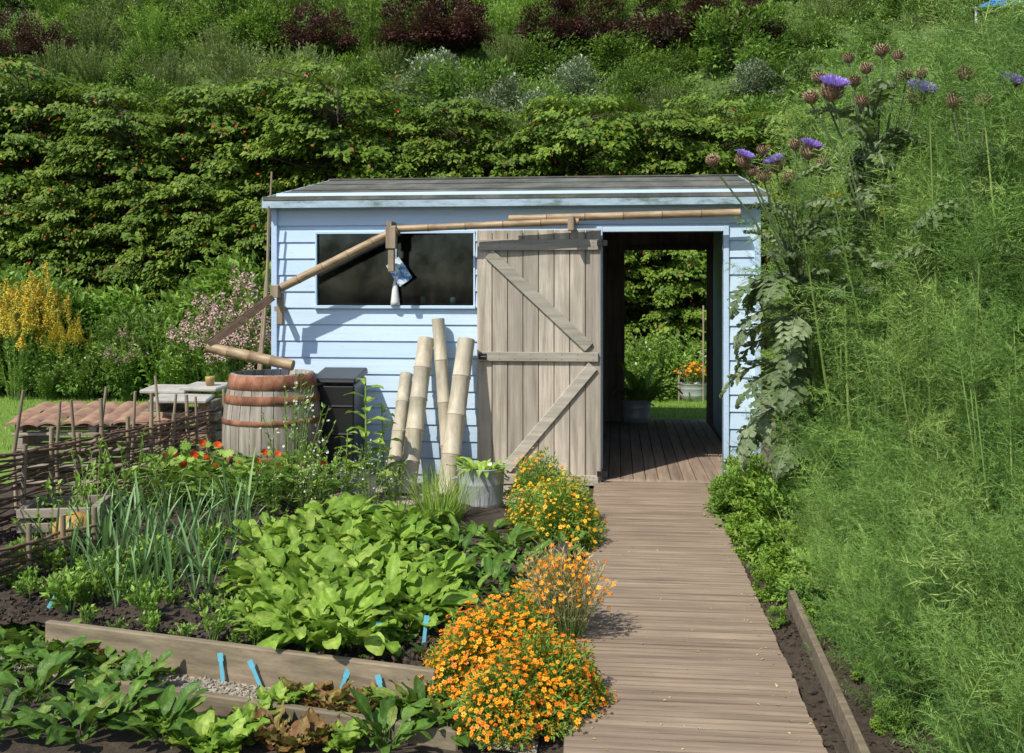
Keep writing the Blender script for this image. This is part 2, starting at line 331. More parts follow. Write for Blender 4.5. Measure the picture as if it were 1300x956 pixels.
# ------------------------------------------------------------ shed
SX0,SX1,SD=-2.62,1.04,3.3
shed=empty('garden_shed',(0,0,0));meta(shed,'pale blue weatherboard garden shed with felt roof and open plank door','shed')
def part(o,p):
    o.parent=p;return o
WX0,WX1,WZ0,WZ1=onY(402,0,0)[0],onY(603,0,0)[0],1.307,1.876
DX0,DX1,DZ1=-.103,.774,1.87
P_=.125;z0=.057
mb=MB()
for k in range(-1,17):
    za,zb=z0+k*P_,z0+(k+1)*P_
    if za<.0: za=.0
    zs=sorted({za,zb,*[q for q in(WZ0,WZ1,DZ1) if za<q<zb]})
    rn=rng.random()
    for a,b_ in zip(zs,zs[1:]):
        mid=(a+b_)/2;holes=[]
        if WZ0<mid<WZ1:holes.append((WX0,WX1))
        if mid<DZ1:holes.append((DX0,DX1))
        x=SX0+.03
        segs=[]
        for h0,h1 in sorted(holes):segs.append((x,h0));x=h1
        segs.append((x,SX1-.03))
        base=z0+k*P_
        for s0,s1 in segs:
            def yo(z):
                f=(z-base)/P_; return -(.026-.010*min(1,f/.90)) if f<.90 else -.009
            zz=[a]+([base+.90*P_] if a<base+.90*P_<b_ else [])+[b_]
            for q,(u,v) in enumerate(zip(zz,zz[1:])):
                yu=yo(u+1e-5);yv=yo(v-1e-5)
                Vv=[(s0,yu,u),(s1,yu,u),(s1,.03,u),(s0,.03,u),(s0,yv,v),(s1,yv,v),(s1,.03,v),(s0,.03,v)]
                mb.add(Vv,BF,0,rn)
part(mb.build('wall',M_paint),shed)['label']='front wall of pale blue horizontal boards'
for a_,b_ in((SX0,SX0+.045),(SX1-.045,SX1)):
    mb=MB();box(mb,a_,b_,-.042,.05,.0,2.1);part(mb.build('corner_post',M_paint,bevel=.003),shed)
for a_,b_ in((SX0,SX0+.03),(SX1-.03,SX1)):
    mb=MB();box(mb,a_,b_,.05,SD,0,2.12,rnd=.5);part(mb.build('wall',M_paint),shed)
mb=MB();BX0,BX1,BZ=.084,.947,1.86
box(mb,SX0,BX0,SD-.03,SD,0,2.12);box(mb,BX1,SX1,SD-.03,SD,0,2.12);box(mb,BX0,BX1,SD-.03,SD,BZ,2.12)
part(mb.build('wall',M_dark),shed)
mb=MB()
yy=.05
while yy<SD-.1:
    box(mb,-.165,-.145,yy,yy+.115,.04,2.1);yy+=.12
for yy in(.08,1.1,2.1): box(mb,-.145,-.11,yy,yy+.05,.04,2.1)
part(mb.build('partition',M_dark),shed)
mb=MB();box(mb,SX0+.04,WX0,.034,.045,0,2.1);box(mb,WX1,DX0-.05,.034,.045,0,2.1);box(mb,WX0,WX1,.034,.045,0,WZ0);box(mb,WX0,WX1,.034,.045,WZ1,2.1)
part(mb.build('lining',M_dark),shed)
mb=MB();x=SX0+.05
while x<SX1-.1:
    box(mb,x,x+.088,.052 ,SD+.25,.0,.035);x+=.093
box(mb,DX0,DX1,-.02,.048,.0,.038)
part(mb.build('floor',M_deckY,bevel=.003),shed)
# roof
RZ,EZ=2.43,2.11;ym=SD/2
mb=MB();x0,x1=SX0-.03,SX1+.03
ye0,ye1=-.11,SD+.11
for side in(0,1):
    ya=ye0 if side==0 else ye1
    V=[(x0,ya,EZ+.03),(x1,ya,EZ+.03),(x1,ym,RZ+.03),(x0,ym,RZ+.03),(x0,ya,EZ+.012),(x1,ya,EZ+.012),(x1,ym,RZ+.012),(x0,ym,RZ+.012)]
    mb.add(V,BF,0,.5)
    if side==0:
        for f in(.34,.68):
            ya2=ya+(ym-ya)*f;zz=EZ+(RZ-EZ)*f+.034;mb.add([(x0,ya2,zz+.002),(x1,ya2,zz+.002),(x1,ya2+.05,zz+.004+.05*.18),(x0,ya2+.05,zz+.004+.05*.18)],[[0,1,2,3]],0,.4)
box(mb,x0-.004,x1+.004,ym-.06,ym+.06,RZ+.026,RZ+.038)
box(mb,x0-.004,x1+.004,ye0-.026,ye0+.02,EZ+.006,EZ+.036)
roof=part(mb.build('roof',M_roof),shed)
mb=MB();box(mb,x0-.006,x1+.006,ye0-.022,ye0-.001,EZ-.052,EZ+.004,rnd=.4);part(mb.build('fascia',M_fascia,bevel=.002),roof)
mb=MB();box(mb,x0-.006,x1+.006,ye1+.001,ye1+.022,EZ-.045,EZ+.012);part(mb.build('fascia',M_fascia,bevel=.002),roof)
for xx in(x0-.018,x1+.001):
    mb=MB()
    for ya,yb in((ye0,ym),(ym,ye1)):
        za_=EZ if ya==ye0 else RZ;zb_=RZ if ya==ye0 else EZ
        V=[(xx,ya,za_-.05),(xx+.017,ya,za_-.05),(xx+.017,yb,zb_-.05),(xx,yb,zb_-.05),(xx,ya,za_+.03),(xx+.017,ya,za_+.03),(xx+.017,yb,zb_+.03),(xx,yb,zb_+.03)]
        mb.add(V,BF,0,.6)
    part(mb.build('bargeboard',M_fascia),roof)
for xx in(SX0,SX1-.03):
    mb=MB()
    mb.add([(xx,0,2.1),(xx+.03,0,2.1),(xx+.03,SD,2.1),(xx,SD,2.1),(xx,ym,RZ),(xx+.03,ym,RZ)],[[0,1,5,4],[2,3,4,5]],0,.5);mb.add([(xx,0,2.1),(xx,SD,2.1),(xx,ym,RZ),(xx+.03,0,2.1),(xx+.03,SD,2.1),(xx+.03,ym,RZ)],[[0,1,2],[3,5,4]],0,.5)
    part(mb.build('gable',M_paint),shed)
# window
win=empty('window',((WX0+WX1)/2,0,WZ0));win.parent=shed
def shift(o,p): o.parent=p;o.location=-Vector(p.location);return o
mb=MB();fw=.02
box(mb,WX0-.004,WX1+.004,-.032,.02,WZ1-.008,WZ1+.008);box(mb,WX0-.004,WX0+fw-.012,-.030,.02,WZ0+.018,WZ1-.008);box(mb,WX1-fw+.012,WX1+.004,-.030,.02,WZ0+.018,WZ1-.008)
xm=onY(503,0,0)[0]
shift(mb.build('frame',M_paint),win)
mb=MB();box(mb,xm-.008,xm+.008,-.012,.004,WZ0+.018,WZ1-.008);shift(mb.build('mullion',M_fascia),win)
mb=MB();box(mb,WX0-.01,WX1+.01,-.05,.02,WZ0-.006,WZ0+.018);shift(mb.build('sill',M_paint,bevel=.003),win)
mb=MB();mb.add([(WX0,.005,WZ0),(WX1,.005,WZ0),(WX1,.005,WZ1),(WX0,.005,WZ1)],[[0,1,2,3]]);shift(mb.build('pane',M_glass),win)
# door frame
mb=MB();box(mb,DX0-.045,DX0+.0,-.036,.06,.0,DZ1+.04);box(mb,DX1,DX1+.04,-.036,.06,0,DZ1+.04);box(mb,DX0-.002,DX1+.002,-.034,.058,DZ1,DZ1+.038)
part(mb.build('door_frame',M_paint,bevel=.003),shed)
mb=MB();box(mb,BX0-.03,BX0,SD-.05,SD+.02,0,BZ);box(mb,BX1,BX1+.03,SD-.05,SD+.02,0,BZ);box(mb,BX0-.03,BX1+.03,SD-.052,SD+.022,BZ,BZ+.05)
part(mb.build('door_frame',M_dark),shed)
# door leaf folded back on the wall
LX0,LX1,LZ0,LZ1=-1.033,-.112,.025,1.885
door=empty('door',(LX1,-.06,0));door.parent=shed;door.rotation_euler=(0,0,radians(-.6))
def dpart(o): o.parent=door;o.location=-Vector(door.location);return o
mb=MB();npk=8;pw=(LX1-LX0)/npk
for k in range(npk):
    box(mb,LX0+k*pw+.0025,LX0+(k+1)*pw-.0025,-.082,-.062,LZ0+random.uniform(-.004,.004),LZ1)
box(mb,LX0+.02,LX1-.02,-.066,-.060,LZ0+.02,LZ1-.02,rnd=0)
dpart(mb.build('planks',M_door,bevel=.003))
def doorX(px):return onY(px,0,-.08)[0]
def doorZ(py):return onY(690,py,-.08)[2]
for py0,py1 in((304,318),(447,459),(602,615)):
    mb=MB();box(mb,LX0+.02,LX1-.02,-.106,-.083,doorZ(py1),doorZ(py0));dpart(mb.build('ledge',M_ledge,bevel=.004))
for (a,b_) in(((621,322),(748,441)),((753,464),(643,571+25))):
    mb=MB();A=(doorX(a[0]),-.0945,doorZ(a[1]));B=(doorX(b_[0]),-.0945,doorZ(b_[1]));beam(mb,A,B,.022,.082,(0.001,0,1))
    dpart(mb.build('brace',M_ledge,bevel=.004))
mb=MB()
for zc in(doorZ(311),doorZ(453),doorZ(608)):
    for k in range(npk):
        for dz in(-.018,.018):
            xx=LX0+(k+.5)*pw;box(mb,xx-.003,xx+.003,-.1075,-.1055,zc+dz-.003,zc+dz+.003)
o=mb.build('nails',M_rust);dpart(o);o['kind']='stuff'
mb=MB();lx,lz=doorX(613),doorZ(453)
box(mb,lx-.03,lx+.03,-.114,-.107,lz-.022,lz+.022);tube(mb,[(lx-.02,-.13,lz),(lx+.03,-.13,lz)],.006,6);box(mb,lx-.012,lx-.002,-.13,-.112,lz-.01,lz+.01)
dpart(mb.build('latch',M_black,bevel=.001))
for zc in(LZ1-.1,.1):
    mb=MB();box(mb,LX1-.03,LX1+.045,-.1095,-.1085,zc-.02,zc+.02);tube(mb,[(LX1+.008,-.107,zc-.03),(LX1+.008,-.107,zc+.03)],.007,6)
    dpart(mb.build('hinge',M_black))

p=onY(975,0,-.12)
for dx,dy,hh in((0,-.14,.72),(.14,-.2,.66)):
    mb=MB();beam(mb,(p[0]+dx,dy,0),(p[0]+dx,dy,hh),.1,.06,(0,1,0));meta(mb.build('timber_stake',M_pallet,bevel=.004),'short weathered timber stake against the shed corner','stake')

# ------------------------------------------------------------ bamboo gutter
def bamboo_path(a,b,r,nodes,taper=1.):
    a=np.array(a,float);b=np.array(b,float);pts=[];rad=[];rn=[]
    for k in range(nodes):
        for f,dr,q in((0.0,1.10,0.),(.04,1.0,.7),(.5,.97,.7),(.96,1.0,.7)):
            s=(k+f)/nodes;pts.append(a+(b-a)*s);rad.append(r*dr*(1+(taper-1)*s));rn.append(q)
    pts.append(b);rad.append(r*taper);rn.append(.6);return pts,rad,rn
gut=empty('bamboo_gutter',tuple(onY(647,276,-.2)));meta(gut,'brown bamboo gutter pipe running along the shed to the barrel','gutter')
def gpart(o):o.parent=gut;o.location=-Vector(gut.location);return o
for (a,ya,b_,yb,r,nn) in(((940,270),-.17,(646,278),-.19,.028,6),((735,281),-.2,(497,291),-.21,.026,5),((505,291),-.24,(348,370),-.26,.032,5)):
    mb=MB();p,rd,rn=bamboo_path(onY(*a,ya),onY(*b_,yb),r,nn);tube(mb,p,rd,12,0,rn);gpart(mb.build('pipe',M_gut,True))
B1=at(345,380,7.15);B2=at(264,441,6.95);B3=at(372,464,6.85)
mb=MB();beam(mb,B1,B2,.085,.012,rnd=.3);sd_v=unit(np.cross(B2-B1,[0,0,1])[None])[0]
for s_ in(-1,1):beam(mb,B1+sd_v*.045*s_+[0,0,.015],B2+sd_v*.045*s_+[0,0,.015],.012,.045,rnd=.7)
gpart(mb.build('trough',M_trough))
mb=MB();p,rd,rn=bamboo_path(B2,B3,.038,4);tube(mb,p,rd,12,0,rn);gpart(mb.build('pipe',M_gut,True))
def blk(px,py0,py1,wd,Y,th=.035):
    mb=MB();a=onY(px,py0,Y);b2=onY(px,py1,Y);box(mb,a[0]-wd/2,a[0]+wd/2,Y-th,Y+th,b2[2],a[2],rnd=.6);gpart(mb.build('bracket',M_post,bevel=.004))
blk(725,274,293,.045,-.215);blk(497,288,316,.075,-.25,.03);blk(497,316,345,.045,-.25,.02);blk(350,362,378,.06,-.29);blk(356,372,412,.045,-.22,.02)
for px in(725,497,356):
    mb=MB();a=onY(px,285 if px>400 else 392,-.1);box(mb,a[0]-.018,a[0]+.018,-.185,-.03,a[2]-.018,a[2]+.018);gpart(mb.build('bracket',M_post))

for a,b_,yy in(((345,218),(331,452),.05),((341,262),(334,470),-.15)):
    mb=MB();tube(mb,[onY(*a,yy),(onY(*b_,yy)+onY(*a,yy))/2+[.01,0,0],np.array([onY(*b_,yy)[0]-.05,yy-.1,0])],[.008,.011,.013],7,0,.8)
    meta(mb.build('garden_cane',M_post,True),'thin tall cane leaning at the shed corner','cane','canes at the shed corner')

# ------------------------------------------------------------ barrel
bc=gd(346,7.05);bar=empty('wooden_barrel',tuple(bc));meta(bar,'old whitewashed oak barrel with rusty hoops under the gutter','barrel')
Hh=.86
def br(z):return .345-.06*((z/Hh-.47)/.53)**2
mb=MB();lathe(mb,[(br(z),z) for z in np.linspace(0,Hh,12)]+[(br(Hh)-.03,Hh),(br(Hh)-.035,Hh-.06)],26,mat=0,stave=True)
mb.build('staves',M_barrel,True).parent=bar
mb=MB();lathe(mb,[(0,Hh-.05),(br(Hh)-.02,Hh-.05)],26,rnd=.1);mb.build('barrel_head',M_dark).parent=bar
for z,hgt in((Hh-.10,.095),(Hh-.20,.06),(.52,.035),(.26,.05),(.02,.07)):
    mb=MB();lathe(mb,[(br(z)+.001,z),(br(z)+.007,z+.003),(br(z+hgt)+.007,z+hgt-.003),(br(z+hgt)+.001,z+hgt)],40);mb.build('hoop',M_rust,True).parent=bar
bb=gd(431,7.28);binn=empty('compost_bin',tuple(bb));meta(binn,'black plastic bin with sloping lid beside the barrel','bin')
mb=MB();hw=.155
V=[(-hw*.93,-.15,0),(hw*.93,-.15,0),(hw*.93,.15,0),(-hw*.93,.15,0),(-hw,-.17,.76),(hw,-.17,.76),(hw,.17,.80),(-hw,.17,.80)];mb.add(V,BF,0)
for z in(.2,.4,.6): box(mb,-hw*.97,hw*.97,-.175,-.15,z,z+.02)
mb.build('body',M_black,bevel=.012).parent=binn
mb=MB();V=[(-hw-.015,-.19,.775),(hw+.015,-.19,.775),(hw+.015,.18,.815),(-hw-.015,.18,.815),(-hw-.01,-.18,.81),(hw+.01,-.18,.81),(hw+.01,.175,.865),(-hw-.01,.175,.865)];mb.add(V,BF,0)
mb.build('lid',M_black,bevel=.01).parent=binn

# ------------------------------------------------------------ leaning bamboo poles
for (tx,ty,bx,r,nn,ty2) in((516,475,496,.052,4,-.09),(541,430,516,.066,5,-.12),(556,405,567,.052,4,-.1),(592,431,566,.070,4,-.16)):
    T=onY(tx,ty,ty2);B=onY(bx,620,-.5);B[2]=0
    if tx==556:B=onY(572,600,-.25);B[2]=0
    p,rd,rn=bamboo_path(B,T,r,nn,.92);mb=MB();tube(mb,p,rd,18,0,rn,cap=False)
    ax=unit((T-B)[None])[0]
    tube(mb,[T,T-ax*.001,T-ax*.15],[r*.92,r*.74,r*.72],18,0,[.8,.3,.05],cap=False);tube(mb,[T-ax*.16,T-ax*.17],[r*.75,r*.7],18,0,0)
    meta(mb.build('bamboo_pole',M_bamb,True),{516:'short thick bleached bamboo pole leaning on the shed wall',541:'thick pale bamboo pole leaning on the shed wall',556:'tall bamboo pole with cut open top against the wall',592:'thickest bamboo pole leaning steeply beside the door'}[tx],'bamboo pole','bamboo poles leaning on the shed')

a=onY(507,345,-.07);mb=MB();V=[]
for i in range(6):
    for j in range(6):
        u,v=i/5-.5,j/5-.5;V.append((a[0]+u*.12*cos(.6)-v*.19*sin(.6),-.075-.012*sin(u*9+v*5),a[2]+u*.12*sin(.6)+v*.19*cos(.6)))
mb.add(V,[[i*6+j,(i+1)*6+j,(i+1)*6+j+1,i*6+j+1] for i in range(5) for j in range(5)])
meta(mb.build('hanging_cloth',M_cloth,True),'small blue and white cloth hanging at the window','cloth')
a=onY(502,390,-.04);mb=MB();lathe(mb,[(0,0),(.036,0),(.034,.03),(.02,.15),(.010,.19),(.010,.22),(0,.22)],14,(a[0],-.046,WZ0+.019))
M_wb=plain('white_plastic',(.7,.72,.74),.5,0,.1,3,0);meta(mb.build('plastic_funnel',M_wb,True),'white plastic funnel bottle on the window ledge','funnel')
for px,cc,hh in((537,(.8,.75,.7),.06),(549,(.85,.15,.15),.09),(575,(.6,.7,.8),.05)):
    a=onY(px,390,.08);mb=MB();lathe(mb,[(0,0),(.02,0),(.024,hh*.8),(.012,hh),(0,hh)],10,(a[0],.08,WZ0+.03));meta(mb.build('small_jar',plain('jar_glaze',cc,.4),True),'small jar on the ledge inside the window','jar')
mb=MB();box(mb,WX0,WX1,.05,.2,WZ0-.01,WZ0+.028);o=mb.build('shelf',M_dark);o.parent=shed

# ------------------------------------------------------------ galvanised tubs
def tub(loc,r,h,label):
    e=empty('metal_tub',tuple(loc));meta(e,label,'tub','galvanised tubs')
    mb=MB();lathe(mb,[(0,.0),(r*.86,0),(r*.9,h*.3),(r*.915,h*.32),(r*.91,h*.34),(r*.95,h*.68),(r*.965,h*.7),(r*.955,h*.72),(r,h*.97),(r*1.03,h*.985),(r*1.02,h),(r*.97,h*.99),(r*.93,h*.8)],32);mb.build('shell',M_zinc,True).parent=e
    mb=MB();lathe(mb,[(0,h*.86),(r*.95,h*.86)],20);mb.build('soil_fill',M_soil).parent=e
    for s in(-1,1):
        mb=MB();tube(mb,[(s*r*.97,-.04,h*.8),(s*(r*.97+.03),-.035,h*.76),(s*(r*.97+.03),.035,h*.76),(s*r*.97,.04,h*.8)],.005,6);mb.build('handle',M_zinc,True).parent=e
    return e
t1=gd(611,6.3);tub(t1,.15,.33,'galvanised metal tub with leafy plant by the plank door')
t2=gd(455,6.8);tub(t2,.13,.24,'small galvanised tub behind the vegetable bed')
t3=onZ(680,668);tub((t3[0],t3[1],0),.12,.2,'galvanised tub hidden among the marigolds')
t4=onZ(807,541);t4=np.array([t4[0],t4[1]+.15,0]);tub(t4,.17,.27,'galvanised tub seen through the back doorway')
t5=onZ(880,509);tub((t5[0],t5[1]+.1,0),.19,.22,'galvanised tub with orange flowers on the lawn')

# ------------------------------------------------------------ wattle fence, pallets, tiled shelter
fa=onZ(-60,722);fb=onZ(286,604);fd=fb-fa;FL=np.linalg.norm(fd);fu=fd/FL;fn=np.array([-fu[1],fu[0],0])
fen=empty('wattle_fence',tuple(fa));meta(fen,'low woven willow hurdle fence edging the vegetable bed','fence')
NP=11
def fpart(o):o.parent=fen;o.location=-Vector(fen.location);return o
for i in range(NP+1):
    q=fa+fu*FL*i/NP;hh=random.uniform(.60,.76) if i%2 else random.uniform(.56,.62)
    mb=MB();tube(mb,[q,q+[random.uniform(-.03,.03),0,hh]],[.016,.013],7);fpart(mb.build('post',M_post,True))
mb=MB()
for k in range(30):
    z=.04+.50*k/30;pts=[];am=random.uniform(.004,.014);ph=random.uniform(0,6)
    for j in range(NP*4+1):
        t=j/(NP*4);off=.024*cos(pi*t*NP+pi*(k%2))
        zz=z+am*sin(t*11+ph)+.012*math.sin(t*7+1)+random.uniform(-.005,.005)
        pts.append(fa+fu*FL*t+fn*off+np.array([0,0,zz]))
    cut0=random.randint(0,4);cut1=len(pts)-random.randint(0,6);tube(mb,pts[cut0:cut1],random.uniform(.004,.010),5,0,rng.random())
for k in range(34):
    t=rng.random();q=fa+fu*FL*t+np.array([0,0,random.uniform(.25,.57)])+fn*random.choice((-.03,.03));tube(mb,[q,q+fu*random.uniform(.15,.5)*random.choice((-1,1))+[0,random.uniform(-.05,.05),random.uniform(-.05,.07)]],[.005,.002],4,0,rng.random())
fpart(mb.build('weave',M_wattle,True))
fa2=onZ(-60,795,.0);fb2=onZ(120,735)
fen2=empty('wattle_fence',tuple(fa2));meta(fen2,'dark low willow edging woven close to the soil','fence')
mb=MB();u2=(fb2-fa2);L2=np.linalg.norm(u2);u2/=L2
for k in range(14):
    pts=[fa2+u2*L2*j/16+np.array([0,0,.03+.26*k/14+random.uniform(-.004,.004)])+np.array([-u2[1],u2[0],0])*.02*cos(pi*j/4+pi*(k%2)) for j in range(17)];tube(mb,pts,random.uniform(.006,.01),5,0,rng.random())
o=mb.build('weave',M_wattle,True);o.parent=fen2;o.location=-Vector(fen2.location)
for j in range(5):
    mb=MB();q=fa2+u2*L2*j/4;tube(mb,[q,q+[0,0,.36]],.013,7);o=mb.build('post',M_post,True);o.parent=fen2;o.location=-Vector(fen2.location)
for px,dep,h in((22,6.2,.82),(75,6.5,.72),(96,6.3,.75),(132,6.8,.78),(163,6.9,.74),(197,7.0,.84),(222,7.1,.7),(255,7.3,.66)):
    g0=gd(px,dep);mb=MB();tube(mb,[g0,g0+[random.uniform(-.04,.04),random.uniform(-.03,.03),h*.5],g0+[random.uniform(-.06,.06),0,h]],[.013,.012,.009],7,0,rng.random())
    meta(mb.build('hazel_stick',M_post,True),'upright hazel stick standing by the wattle fence','stick','hazel sticks by the fence')
# tiled shelter
sc_=gd(130,7.7);sh=empty('log_shelter',tuple(sc_));meta(sh,'low wooden shelter of stacked pallets roofed with terracotta tiles','shelter')
sh.rotation_euler=(0,0,radians(8))
mb=MB()
for z in(.0,.12,.24,.36):
    for yy in(-.25,0,.25): box(mb,-.56,.56,yy-.04,yy+.04,z,z+.02)
    for xx in(-.54,0,.49): box(mb,xx,xx+.06,-.28,.28,z+.022,z+.098)
mb.build('pallet',M_pallet,bevel=.003).parent=sh
mb=MB()
for r_ in range(3):
    for k in range(9):
        x=-.60+k*.132+random.uniform(-.014,.014);y0=-.34+r_*.19+random.uniform(-.03,.03);jz=random.uniform(-.009,.009)
        V=[];rn=rng.random()
        for j in range(7):
            a=j/6;zz=.465+.02*sin(a*pi)+r_*.022+jz;V+= [(x+a*.136,y0,zz-.014),(x+a*.136,y0+.23,zz+.022),(x+a*.136,y0,zz-.030)]
        mb.add(V,[[j*3,j*3+3,j*3+4,j*3+1] for j in range(6)]+[[j*3+2,j*3+5,j*3+3,j*3] for j in range(6)],0,rn)
mb.build('tile_roof',M_terra,False).parent=sh
for px,dep,z,wd in((232,7.6,.60,.42),(262,7.9,.66,.3),(215,7.9,.64,.35)):
    g0=gd(px,dep);mb=MB();box(mb,-wd/2,wd/2,-.18,.18,0,.03);o=mb.build('stone_slab',M_stone,bevel=.008);o.location=(g0[0],g0[1],z);o.rotation_euler=(.03,.02,random.uniform(-.3,.3));meta(o,'pale stone slab laid on a stack by the barrel','slab','pale stone slabs')
g0=gd(240,7.75);mb=MB()
for z in(0,.15,.3,.45):
    for s in(-1,1):
        box(mb,-.3,.3,s*.14-.06,s*.14+.06,z,z+.06);box(mb,s*.2-.05,s*.2+.05,-.18,.18,z+.062,z+.148)
o=mb.build('timber_stack',M_bedwood,bevel=.004);o.location=(g0[0],g0[1],0);meta(o,'stack of weathered timber blocks under pale slabs','timber stack')
g0=gd(270,7.9);mb=MB();lathe(mb,[(0,0),(.03,0),(.038,.05),(.038,.07),(.026,.07),(.026,.02)],14,(g0[0],g0[1]-.05,.69));meta(mb.build('clay_jar',plain('ochre_glaze',(.4,.27,.09),.5),True),'small ochre jar standing on the slabs','jar')
g0=gd(75,5.5);cr=empty('pallet_crate',tuple(g0));cr.rotation_euler=(0,0,.25);meta(cr,'pale slatted wooden crate against the wattle fence','crate')
mb=MB()
for z in(.03,.11,.19): box(mb,-.22,.22,-.012,.012,z,z+.05)
for z in(.03,.11,.19): box(mb,-.22,.22,.33,.35,z,z+.05)
o=mb.build('slats',M_pallet,bevel=.003);o.parent=cr
for xx in(-.21,.17):
    mb=MB();box(mb,xx,xx+.04,.013,.329,0.01,.25);mb.build('post',M_pallet,bevel=.003).parent=cr
g0=gd(95,5.2);mb=MB();lathe(mb,[(0,0),(.07,.01),(.11,.06),(.11,.1),(.07,.15),(0,.17)],16);o=mb.build('pumpkin',plain('orange_rind',(.5,.28,.07),.5,0,.2,5),True);o.location=(g0[0],g0[1],.12);meta(o,'small dull orange squash on the soil','squash')

# ------------------------------------------------------------ vegetable bed
def bed(name,x0,x1,y0f,y1,z,seed):
    nx,ny=90,70;mb=MB();V=[]
    for j in range(ny+1):
        for i in range(nx+1):
            x=x0+(x1-x0)*i/nx;ya=y0f(x);y=ya+(y1-ya)*j/ny
            V.append((x,y,z+.02*sin(x*7+y*3)*sin(y*9)+rng.normal()*.007))
    mb.add(V,[[j*(nx+1)+i,j*(nx+1)+i+1,(j+1)*(nx+1)+i+1,(j+1)*(nx+1)+i] for j in range(ny) for i in range(nx)])
    o=mb.build(name,M_soil,True);o['kind']='structure'
A=onZ(60,783,.15);B=onZ(500,838,.15);sl=(B[1]-A[1])/(B[0]-A[0])
fy=lambda x:A[1]+sl*(x-A[0])
bed('bed_soil',-4.6,-.25,lambda x:fy(x)+.02,-1.2,.09,1)
A2=(A[0]-.0,fy(A[0]),.065);B2_=(-.62,fy(-.62),.065)
mb=MB();beam(mb,A2,B2_,.032,.14);meta(mb.build('bed_board',M_bedwood,bevel=.005),'weathered timber board fronting the raised vegetable bed','board')
mb=MB();beam(mb,(-1.85,fy(-1.85)-.24,.01),(-.5,fy(-.5)-.24,.01),.03,.08);meta(mb.build('bed_board',M_bedwood,bevel=.005),'low timber board across the strip of gravel','board')
mb=MB();V=[(-2.6,fy(-2.6)-.23,.0),(-.25,fy(-.25)-.23,.0),(-.25,fy(-.25)-.01,.0),(-2.6,fy(-2.6)-.01,.0)];mb.add(V,[[0,1,2,3]]);o=mb.build('gravel_strip',M_grav);o['kind']='structure'
def blobs(name,mat,n,fx,smin,smax):
    V0=np.array([(1,0,0),(-1,0,0),(0,1,0),(0,-1,0),(0,0,.7),(0,0,-.7)],float);V0+=rng.normal(size=V0.shape)*.12
    F0=[(0,2,4),(2,1,4),(1,3,4),(3,0,4),(2,0,5),(1,2,5),(3,1,5),(0,3,5)]
    mb=MB();T=fx(n);mb.inst(V0,F0,orient(ru(n),ru(n),rng.uniform(smin,smax,n)),T);o=mb.build(name,mat);o['kind']='stuff'
def fsoil(n):
    x=rng.uniform(-3.6,-.3,n);y0=A[1]+sl*(x-A[0]);y=y0+.03+rng.random(n)**1.3*2;return np.stack([x,y,np.full(n,.1)],1)
blobs('soil_clods',M_soil,7000,fsoil,.004,.016)
def fsoil2(n):
    return np.stack([rng.uniform(.66,2.6,n),rng.uniform(-4.6,-.9,n),np.full(n,-.008)],1)
blobs('soil_clods',M_soil,6000,fsoil2,.004,.018)
def fgrav(n):
    x=rng.uniform(-2.5,-.3,n);y0=A[1]+sl*(x-A[0]);y=y0-.02-rng.random(n)*.2;return np.stack([x,y,np.full(n,.003)],1)
M_peb=plain('pebbles',(.45,.41,.34),.8,0,0,40,.0,(.12,.1,.08));blobs('pebbles',M_peb,2600,fgrav,.004,.011)
for px,py,t in((62,757,.5),(292,843,-.15),(342,846,-.45),(440,857,.35),(480,812,0),(538,803,.1),(502,858,-.3)):
    if py<812 or px in(480,): g0=onZ(px,py+16,.09);g0[1]=max(g0[1],fy(g0[0])+.03)
    else:
        g0=onZ(px,py+16,.0);g0[1]=min(g0[1],fy(g0[0])-.04)
    mb=MB();box(mb,-.007,.007,-.001,.001,-.02,.07);box(mb,-.010,.010,-.0013,.0013,.07,.10)
    o=mb.build('plant_label',M_label);o.location=(g0[0],g0[1],g0[2]+.01);o.rotation_euler=(-.15,t,.1);meta(o,'blue plastic plant label stuck in the soil','plant label','blue plant labels')

# ------------------------------------------------------------ plants
P_leek=lambda s:min(1,.35+1.2*s)*(1-s)**.55 if s<1 else 0
P_oval=lambda s:(sin(pi*min(1,s*1.02))**.75 if s<.98 else .02)
P_rad=lambda s:(.06 if s<.46 else (.25+.75*sin(pi*min(1,(s-.44)/.58))**.5)*(1+.10*sin(s*60)) if s<.98 else .3)
P_pet=lambda s:(.07 if s<.34 else sin(pi*min(.99,(s-.30)/.71))**.6)
def leafy(name,mats,n,L,W,prof,e0=(.7,1.35),e1=(-.5,.4),wav=.12,nu=9,nv=2,fold=.2,spread=.03,mats_i=(0,),twist=.4):
    mb=MB()
    for k in range(n):
        az=k*2.4+random.uniform(-.3,.3)
        ln=L*random.uniform(.5,1.15)
        blade(mb,(cos(az)*spread*random.uniform(.3,1),sin(az)*spread*random.uniform(.3,1),0),az,random.uniform(*e0),random.uniform(*e1),ln,W*random.uniform(.75,1.1)*(ln/L)**.6,prof,nu,nv,fold,wav,random.choice(mats_i),rng.random(),random.uniform(-twist,twist))
    return mb.build(name,mats,True)
srcs=[leafy('leek_plant',[L_leek],6,.37,.0115,P_leek,(1.25,1.55),(.2,1.5),0,8,1,.5,.006) for _ in range(5)]
for s in srcs:meta(s,'leek with upright blue-green strap leaves in the bed','leek')
spots=[]
for r_,(pa,pb,cnt) in enumerate((((70,712),(340,672),12),((90,732),(335,694),12),((125,752),(310,724),10),((150,772),(290,760),6),((110,690),(330,655),11))):
    for k in range(cnt):
        t=(k+random.uniform(-.15,.15))/cnt;q=onZ(pa[0]+(pb[0]-pa[0])*t,pa[1]+(pb[1]-pa[1])*t,.09);spots.append((q[0],q[1],.085,1))
place_all(srcs,spots,'rows of leeks')
